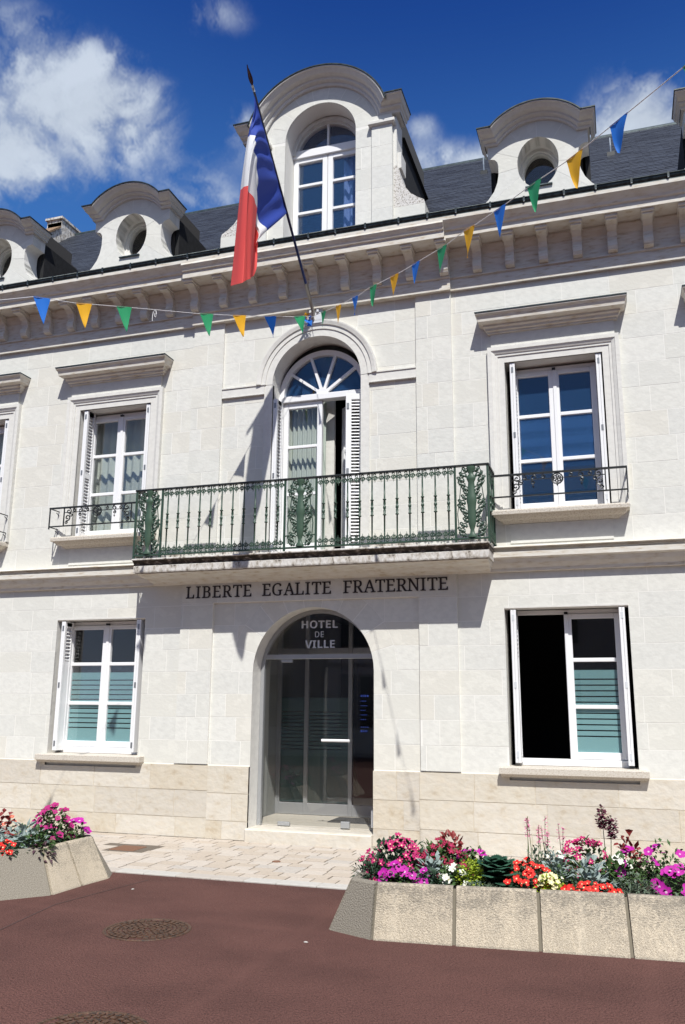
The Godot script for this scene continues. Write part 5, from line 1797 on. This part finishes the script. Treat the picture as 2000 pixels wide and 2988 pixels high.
func make_planters() -> void:
	var h := 0.345
	var v2 := func(a: Array) -> Array:
		var o := []
		for p in a: o.append(Vector2(p[0], p[1]))
		return o
	planter("long concrete planter of pebble-faced panels right of the entrance, full of flowers",
		v2.call([[1.46, 3.60], [1.842, 3.775], [2.418, 3.728], [2.998, 3.68], [3.583, 3.632], [4.16, 3.585], [4.74, 3.54], [5.30, 3.49], [5.30, 2.27], [4.2, 2.27], [3.0, 2.27], [1.60, 2.27], [1.40, 2.55]]),
		v2.call([[1.625, 3.55], [1.845, 3.655], [2.405, 3.590], [2.98, 3.520], [3.562, 3.450], [4.14, 3.39], [4.72, 3.33], [5.28, 3.28], [5.28, 2.42], [4.2, 2.42], [3.0, 2.42], [1.72, 2.42], [1.60, 2.6]]), h, [0, 12])
	planter("concrete planter with a grey angled corner at the left picture edge, full of flowers",
		v2.call([[-4.2, 3.82], [-2.1, 3.78], [-1.50, 3.74], [-1.13, 3.31], [-1.12, 2.885], [-1.085, 2.50], [-1.20, 2.27], [-2.6, 2.27], [-4.2, 2.27]]),
		v2.call([[-4.2, 3.60], [-2.1, 3.59], [-1.66, 3.56], [-1.355, 3.19], [-1.335, 2.865], [-1.325, 2.47], [-1.41, 2.38], [-2.6, 2.42], [-4.2, 2.42]]), h, [1, 2, 5])
	blooms = {
		"petunia": bloom(0.042, 5, 0.22, M.magenta, M.throat), "petunia_dark": bloom(0.036, 5, 0.25, M.magenta_dark, M.plum), "tobacco": bloom(0.028, 5, 0.55, M.rose, M.cream, 0.5), "tobacco_dark": bloom(0.027, 5, 0.55, M.crimson, M.rose, 0.5),
		"begonia": bloom(0.027, 4, 0.35, M.scarlet, M.cream), "white": bloom(0.026, 5, 0.4, M.flower_white, M.cream), "cream": bloom(0.020, 5, 0.3, M.cream, M.flower_white), "salmon": bloom(0.022, 4, 0.4, M.salmon, M.cream)}
	var y := 0.30
	var gp := "flowers in the right planter"
	# right planter, back row
	plant("flowering_tobacco", "tall bushy plant with deep rose flowers at the planter's left end", "flowers", V(1.86, y, 3.10), V(0.26, 0.27, 0.26), "leaf_dark", 420, 0.075, 0.020, "tobacco", 95, 11, gp)
	plant("flowering_tobacco", "bushy plant with dark crimson and red flowers behind the magenta petunias", "flowers", V(2.19, y, 3.02), V(0.22, 0.25, 0.22), "leaf", 340, 0.075, 0.020, "tobacco_dark", 80, 12, gp)
	plant("trailing_plant", "thin greyish trailing plant spilling over the planter's left corner", "plant", V(1.70, y, 3.32), V(0.13, 0.16, 0.16), "leaf_dark", 200, 0.06, 0.010, "tobacco", 10, 13, gp)
	plant("petunia", "magenta petunias rising behind the lime green tuft", "flowers", V(2.42, y, 2.90), V(0.17, 0.20, 0.16), "leaf", 240, 0.055, 0.016, "petunia", 15, 14, gp)
	plant("coleus", "red-leaved plant beside the magenta petunias at the back", "plant", V(2.22, y + 0.03, 2.82), V(0.16, 0.26, 0.13), "leaf_red", 150, 0.075, 0.024, "", 0, 15, gp)
	# right planter, front row
	plant("petunia", "mound of bright magenta petunias at the front near the planter's left end", "flowers", V(1.98, y, 3.38), V(0.17, 0.14, 0.13), "leaf", 240, 0.05, 0.015, "petunia", 18, 16, gp)
	plant("petunia", "magenta petunias in front, between the silver leaves and white flowers", "flowers", V(2.20, y - 0.01, 3.42), V(0.12, 0.12, 0.10), "leaf_dark", 160, 0.045, 0.014, "petunia", 9, 17, gp)
	plant("dusty_miller", "pale silver-leaved plant among the front magenta petunias", "plant", V(2.16, y + 0.02, 3.26), V(0.10, 0.16, 0.09), "leaf_silver", 120, 0.075, 0.020, "", 0, 18, gp)
	plant("white_flowers", "small plant with white flowers left of the lime green tuft", "flowers", V(2.35, y, 3.34), V(0.11, 0.15, 0.11), "leaf", 200, 0.05, 0.015, "white", 18, 19, gp)
	plant("lime_tuft", "round tuft of lime green leaves left of the cabbage", "plant", V(2.475, y, 3.30), V(0.11, 0.19, 0.11), "leaf_lime", 460, 0.034, 0.015, "", 0, 20, gp)
	plant("creeping_plant", "low grey-green cushion at the foot of the cabbage", "plant", V(2.56, y - 0.01, 3.44), V(0.15, 0.07, 0.08), "leaf_grey", 280, 0.03, 0.008, "", 0, 21, gp)
	plant("begonia", "scarlet begonias right of the cabbage", "flowers", V(2.885, y, 3.24), V(0.17, 0.18, 0.15), "leaf_dark", 220, 0.045, 0.018, "begonia", 70, 22, gp)
	plant("begonia", "small scarlet begonias under the cabbage's right side", "flowers", V(2.80, y - 0.01, 3.36), V(0.10, 0.09, 0.08), "leaf_dark", 110, 0.04, 0.016, "begonia", 14, 23, gp)
	plant("cream_flowers", "cluster of cream yellow flowers over lime leaves at the front", "flowers", V(3.045, y, 3.34), V(0.10, 0.12, 0.08), "leaf_lime", 180, 0.04, 0.016, "cream", 36, 24, gp)
	plant("salvia", "bushy pale green plant under thin pink flower spikes", "plant", V(2.94, y, 2.74), V(0.15, 0.24, 0.13), "leaf_grey", 300, 0.05, 0.010, "", 0, 25, gp)
	var r := RandomNumberGenerator.new()
	r.seed = 77
	var sp := thing("pink_salvia", "slender pink salvia spikes standing behind the cabbage's right side", "flowers", V(2.94, y, 2.72), gp)
	spikes(sp, r, 11, 0.15, 0.40, "pink", 0.35, 1.0)
	plant("dusty_miller", "silver-white leaves left of the back row's rose flowers", "plant", V(3.06, y, 2.92), V(0.12, 0.20, 0.10), "leaf_silver", 130, 0.085, 0.024, "white", 5, 26, gp)
	plant("flowering_tobacco", "back row plant with rose flowers below the tall plum spikes", "flowers", V(3.27, y, 2.74), V(0.21, 0.29, 0.16), "leaf", 260, 0.06, 0.018, "tobacco", 66, 27, gp)
	plant("dusty_miller", "largest silver-leaved plant, in the middle of the right half", "plant", V(3.33, y, 3.08), V(0.17, 0.19, 0.14), "leaf_silver", 110, 0.095, 0.026, "", 0, 28, gp)
	plant("herb", "dark grey-green herb filling the planter behind the red begonias", "plant", V(3.12, y, 3.12), V(0.17, 0.16, 0.14), "leaf", 260, 0.04, 0.009, "", 0, 29, gp)
	plant("begonia", "low scarlet begonias at the front edge, right of the cream flowers", "flowers", V(3.33, y - 0.01, 3.34), V(0.20, 0.09, 0.09), "leaf_dark", 180, 0.04, 0.016, "begonia", 54, 30, gp)
	plant("white_flowers", "tall plant with a few white flowers left of the red-leaved coleus", "flowers", V(3.52, y, 2.98), V(0.12, 0.22, 0.12), "leaf", 200, 0.07, 0.020, "white", 7, 31, gp)
	var pl := thing("plum_flowers", "two tall plum flower spikes rising above the right planter", "flowers", V(3.44, y, 2.64), gp)
	r.seed = 5
	for e in [[-0.035, 0.53, 0.0], [0.035, 0.46, 0.03]]:
		var s := st()
		tube(s, [V(e[0] * 0.3, 0, 0), V(e[0] * 0.7, e[1] * 0.5, e[2]), V(e[0], e[1], e[2])], 0.004, 5, 0.0025)
		var stem := build("stem", s, M.stem, pl)
		s = st()
		for k in 150:
			var t := pow(r.randf(), 0.8)
			var p: Vector3 = V(e[0], e[1] - 0.17 * t, e[2]) + V(r.randf_range(-1, 1), r.randf_range(-0.3, 0.3), r.randf_range(-1, 1)) * (0.008 + 0.030 * sin(t * 2.6 + 0.2))
			leaf(s, p, V(r.randf_range(-1, 1), r.randf_range(-0.2, 0.9), r.randf_range(-1, 1)).normalized(), 0.030, 0.014, 0.1)
		build("flower_spike", s, M.plum, stem)
	plant("coleus", "red-leaved coleus standing at the back right of the plum spikes", "plant", V(3.585, y + 0.05, 2.78), V(0.10, 0.30, 0.09), "leaf_red", 90, 0.085, 0.026, "", 0, 32, gp)
	plant("petunia", "loose magenta petunias in front of the coleus", "flowers", V(3.64, y, 2.92), V(0.17, 0.24, 0.16), "leaf", 190, 0.05, 0.013, "petunia", 9, 33, gp, 1.05)
	plant("petunia", "tall straggling magenta petunias at the back near the right edge", "flowers", V(3.86, y, 2.78), V(0.20, 0.32, 0.16), "leaf", 240, 0.055, 0.014, "petunia", 10, 34, gp, 1.05)
	plant("petunia", "dense magenta petunias at the front, cut by the right picture edge", "flowers", V(3.92, y, 3.10), V(0.16, 0.20, 0.16), "leaf", 240, 0.05, 0.014, "petunia", 24, 35, gp)
	plant("herb", "grey-green herb at the front edge near the right picture edge", "plant", V(3.62, y - 0.01, 3.22), V(0.17, 0.15, 0.13), "leaf_grey", 420, 0.036, 0.008, "", 0, 36, gp)
	plant("petunia", "single low group of magenta petunias hanging at the front right corner", "flowers", V(3.95, y - 0.03, 3.32), V(0.10, 0.08, 0.08), "leaf_grey", 140, 0.04, 0.010, "petunia", 4, 37, gp)
	plant("petunia", "petunias beyond the right picture edge", "flowers", V(4.5, y, 2.9), V(0.35, 0.28, 0.25), "leaf", 320, 0.055, 0.015, "petunia", 16, 38, gp)
	plant("begonia", "scarlet begonias beyond the right picture edge", "flowers", V(4.9, y, 3.0), V(0.3, 0.2, 0.25), "leaf_dark", 240, 0.05, 0.018, "begonia", 24, 39, gp)
	for e in [[2.0, 2.70], [2.62, 2.85], [3.15, 2.62], [3.75, 2.62]]:
		plant("filler_plant", {2.0: "dark green leaves at the back left, behind the rose flowers", 2.62: "low green leaves behind the cabbage", 3.15: "green leaves at the back between salvia and rose flowers", 3.75: "green leaves at the back right of the planter"}[e[0]], "plant", V(e[0], y - 0.02, e[1]), V(0.24, 0.14, 0.16), "leaf", 260, 0.055, 0.016, "", 0, int(e[0] * 100), gp)
	cabbage(V(2.665, y - 0.01, 3.26))
	# left planter
	var gl := "flowers in the left planter"
	plant("begonia", "scarlet begonias in the left planter, at the picture's left edge", "flowers", V(-1.62, y - 0.01, 3.36), V(0.16, 0.11, 0.12), "leaf_dark", 160, 0.042, 0.017, "begonia", 22, 41, gl)
	plant("kale", "broad grey-green leafy plant in the middle of the left planter", "plant", V(-1.62, y, 3.12), V(0.20, 0.22, 0.18), "leaf_silver", 120, 0.10, 0.034, "", 0, 42, gl)
	M["leaf_grey_wide"] = M.leaf
	plant("kale", "grey-green leaves with dark undersides at the left planter's corner", "plant", V(-1.46, y, 3.14), V(0.15, 0.17, 0.15), "leaf_grey_wide", 170, 0.075, 0.018, "", 0, 43, gl)
	plant("begonia", "copper red begonia with round flower heads at the left edge's back", "flowers", V(-2.02, y + 0.02, 2.90), V(0.13, 0.26, 0.12), "leaf_red", 130, 0.06, 0.026, "salmon", 18, 44, gl)
	plant("flowering_tobacco", "tallest plant of the left planter, with dark crimson flowers", "flowers", V(-1.62, y, 2.72), V(0.20, 0.34, 0.18), "leaf", 360, 0.065, 0.018, "petunia_dark", 44, 45, gl)
	plant("petunia", "magenta petunias at the left planter's right end", "flowers", V(-1.48, y, 2.55), V(0.12, 0.18, 0.13), "leaf", 170, 0.055, 0.013, "petunia", 8, 46, gl, 1.1)
	plant("petunia", "dark magenta petunias low in front of the crimson plant", "flowers", V(-1.52, y, 2.92), V(0.14, 0.20, 0.12), "leaf_dark", 200, 0.05, 0.015, "petunia_dark", 12, 47, gl)
	plant("trailing_plant", "dark plum trailing leaves hanging over the left planter's corner", "plant", V(-1.40, y - 0.06, 3.16), V(0.11, 0.14, 0.10), "leaf_plum", 90, 0.065, 0.014, "", 0, 48, gl)
	plant("blue_leaf_plant", "bluish leafy plant at the left picture edge behind the begonias", "plant", V(-2.0, y, 3.15), V(0.2, 0.2, 0.2), "leaf_silver", 160, 0.08, 0.022, "", 0, 49, gl)
	plant("filler_plant", "green leaves filling the back of the left planter", "plant", V(-1.9, y - 0.02, 2.66), V(0.36, 0.16, 0.2), "leaf", 320, 0.055, 0.016, "", 0, 50, gl)
	plant("petunia", "petunias beyond the left picture edge", "flowers", V(-2.7, y, 3.0), V(0.4, 0.25, 0.35), "leaf", 320, 0.055, 0.015, "petunia", 14, 51, gl)

func cabbage(at: Vector3) -> void:
	var o := thing("ornamental_cabbage", "big dark green ornamental cabbage with ruffled leaves in the right planter", "cabbage", at, "")
	var r := RandomNumberGenerator.new()
	r.seed = 9
	# five sizes of spoon-shaped leaf with a frilled pale rim, from the upright heart to the spreading foot
	var kinds := [[0.105, 0.10, 0.060], [0.140, 0.25, 0.078], [0.165, 0.42, 0.090], [0.170, 0.62, 0.090], [0.150, 0.95, 0.075]]
	var meshes := []
	for k in kinds.size():
		var l: float = kinds[k][0]; var lean: float = kinds[k][1]; var wide: float = kinds[k][2]
		var at_ := func(i: int, j: int) -> Vector3:
			var v := i / 8.0; var u := j / 12.0 * 2.0 - 1.0
			var w := wide * sqrt(sin(PI * clampf(v * 0.86 + 0.07, 0.0, 1.0)))
			var edge := maxf(absf(u) * 0.9, v)
			var frill := sin(u * 17.0 + k) * 0.010 * pow(edge, 4.0)
			var a := lean + 0.25 * v
			var tip := 1.0 - 0.16 * u * u * v
			return V(u * w, cos(a) * l * v * tip + frill * 0.5 - 0.018 * pow(v, 5.0), sin(a) * l * v * tip + 0.034 * pow(v, 4.0) - u * u * wide * 0.42 * (1.0 - 0.5 * v) + frill)
		var mesh := ArrayMesh.new()
		for rim in [false, true]:
			var s := smooth(st())
			for i in 8:
				for j in 12:
					if (i == 7 or j == 0 or j == 11) == rim:
						quad(s, at_.call(i, j), at_.call(i, j + 1), at_.call(i + 1, j + 1), at_.call(i + 1, j))
			s.generate_normals()
			s.set_material(M.cabbage_rim if rim else M.cabbage)
			mesh = s.commit(mesh)
		meshes.append(mesh)
	for n in 34:
		var t := n / 33.0
		var a := n * 2.39996
		var f := obj("leaf", meshes[mini(4, int(t * 5.0))], null, o)
		f.basis = Basis(Vector3.UP, a) * Basis(Vector3.RIGHT, r.randf_range(-0.07, 0.07))
		f.scale = Vector3.ONE * r.randf_range(0.9, 1.1)
		f.position = V(sin(a) * 0.018, 0.145 * (1.0 - t) + r.randf_range(-0.008, 0.008), cos(a) * 0.018)
	var s2 := smooth(st())
	tube(s2, [V(0, -0.02, 0), V(0, 0.14, 0)], 0.03, 8)
	build("stalk", s2, M.stem, o)

# ---------------------------------------------------------------- street things
func manhole(label: String, at: Vector3, turn: float) -> void:
	var o := thing("manhole_cover", label, "manhole cover", at, "round iron covers in the road")
	o.rotation.y = turn
	var s := st()
	lathe(s, [[0.318, -0.03], [0.318, 0.000], [0.314, 0.004], [0.294, 0.004], [0.290, -0.004]], 48)
	build("frame", s, M.cast_iron, o)
	s = st()
	lathe(s, [[0.287, -0.03], [0.287, -0.004], [0.0, -0.0035]], 48)
	build("cover", s, M.tar, o)
	s = st()
	for ring in [[0.283, 0.250, 34], [0.243, 0.214, 30], [0.176, 0.150, 24], [0.142, 0.112, 18], [0.104, 0.072, 12], [0.062, 0.03, 7]]:
		for k in ring[2]:
			if ring[2] == 34 and k in [8, 9, 25, 26]: continue
			var a0: float = TAU * (k + 0.14) / ring[2]; var a1: float = TAU * (k + 0.86) / ring[2]
			var f := func(r: float, a: float, y: float) -> Vector3: return V(cos(a) * r, y, sin(a) * r)
			var p := [f.call(ring[1], a0, 0.006), f.call(ring[0], a0, 0.006), f.call(ring[0], a1, 0.006), f.call(ring[1], a1, 0.006)]
			quad(s, p[0], p[1], p[2], p[3])
			for i in 4:
				var u: Vector3 = p[i]; var w: Vector3 = p[(i + 1) % 4]
				quad(s, V(u.x, -0.005, u.z), V(w.x, -0.005, w.z), w, u)
	lathe(s, [[0.205, -0.002], [0.205, 0.003], [0.185, 0.003], [0.185, -0.002]], 48)
	build("raised_blocks", s, M.cast_iron, o).set_meta("kind", "stuff")

func make_street() -> void:
	var seam := st()
	var line := [V(-0.62, -0.009, 5.3), V(-0.768, -0.009, 4.415), V(-0.893, -0.009, 3.605), V(-0.791, -0.009, 2.938), V(-0.70, -0.009, 2.45)]
	for i in line.size() - 1:
		var a: Vector3 = line[i]; var c: Vector3 = line[i + 1]
		var q := (c - a).cross(Vector3.UP).normalized() * 0.005
		quad(seam, a - q, a + q, c + q, c - q)
	build("tar_seam", seam, M.tar, get_node("road"))
	manhole("round rusty iron manhole cover in the red-brown road, in front of the entrance", V(0.225, -0.010, 4.045), 0.3)
	manhole("round iron manhole cover cut off by the bottom picture edge", V(0.985, -0.010, 5.93), 1.4)
	var s := st()
	bevel_top(s, V(-0.155, -0.04, -0.15), V(0.155, 0.002, 0.15), 0.004)
	for k in 5: box(s, V(-0.13, 0.002, -0.12 + k * 0.058), V(0.13, 0.004, -0.105 + k * 0.058))
	var d := build("drain_cover", s, M.rust_plate, self, V(-1.83, 0.0, 0.975))
	tag(d, "small square rusty drain cover set in the pale paving left of the door", "drain cover")
	s = st()
	lathe(s, [[0.045, -0.01], [0.045, 0.004], [0.036, 0.008], [0.0, 0.009]], 16)
	var k2 := build("pavement_stud", s, M.rust_plate, self, V(0.075, 0.0, 1.2))
	tag(k2, "small round metal stud in the paving before the entrance step", "stud")
	var bits := [[1.43, 3.98], [-0.62, 2.86]]
	for i in bits.size():
		s = st()
		lathe(s, [[0.012, -0.002], [0.015, 0.003], [0.007, 0.007], [0.0, 0.008]], 6)
		var b: Node = build("pebble", s, M.kerb_white, self, V(bits[i][0], -0.012, bits[i][1]))
		b.rotation.y = i * 1.3
		b.scale = V(1.2, 1, 0.7)
		tag(b, ["tiny white pebble on the road by the right planter's left corner", "tiny white pebble on the road between manhole cover and left planter"][i], "pebble", "white pebbles on the road")

# ---------------------------------------------------------------- across the street, seen only in the panes
func make_opposite() -> void:
	for e in [[-9.0, 9.0, 5.8, 9.2, "pale rendered house across the street, seen only as a reflection on the left"], [0.4, 9.2, 6.3, 10.0, "pale rendered house across the street, reflected in the right windows"], [10.0, 10.0, 5.4, 8.8, "low rendered house across the street, beyond the right edge"]]:
		var o := thing("rendered_house", e[4], "house", V(e[0], 0, 16.5), "houses across the street")
		var w: float = e[1]
		var s := st()
		box(s, V(0, 0, 0), V(w - 0.3, e[2], 7.0))
		build("wall", s, M.render_wall, o)
		s = st()
		prism_yz(s, [[-0.4, e[2] + 0.002], [3.5, e[3]], [7.4, e[2] + 0.002]], -0.15, w - 0.15)
		var rf := build("roof", s, M.roof_tile, o)
		s = st()
		box(s, V(w * 0.6, e[3] - 1.2, 2.6), V(w * 0.6 + 0.9, e[3] + 0.9, 3.3))
		build("chimney", s, M.render_wall, rf)
		for k in 3:
			for lv in [0.9, 3.5]:
				s = st()
				var x := 0.9 + k * (w - 0.3) / 3.0
				box(s, V(x, lv, -0.03), V(x + 1.1, lv + 1.7, 0.05))
				build("window", s, M.dark_pane, o)
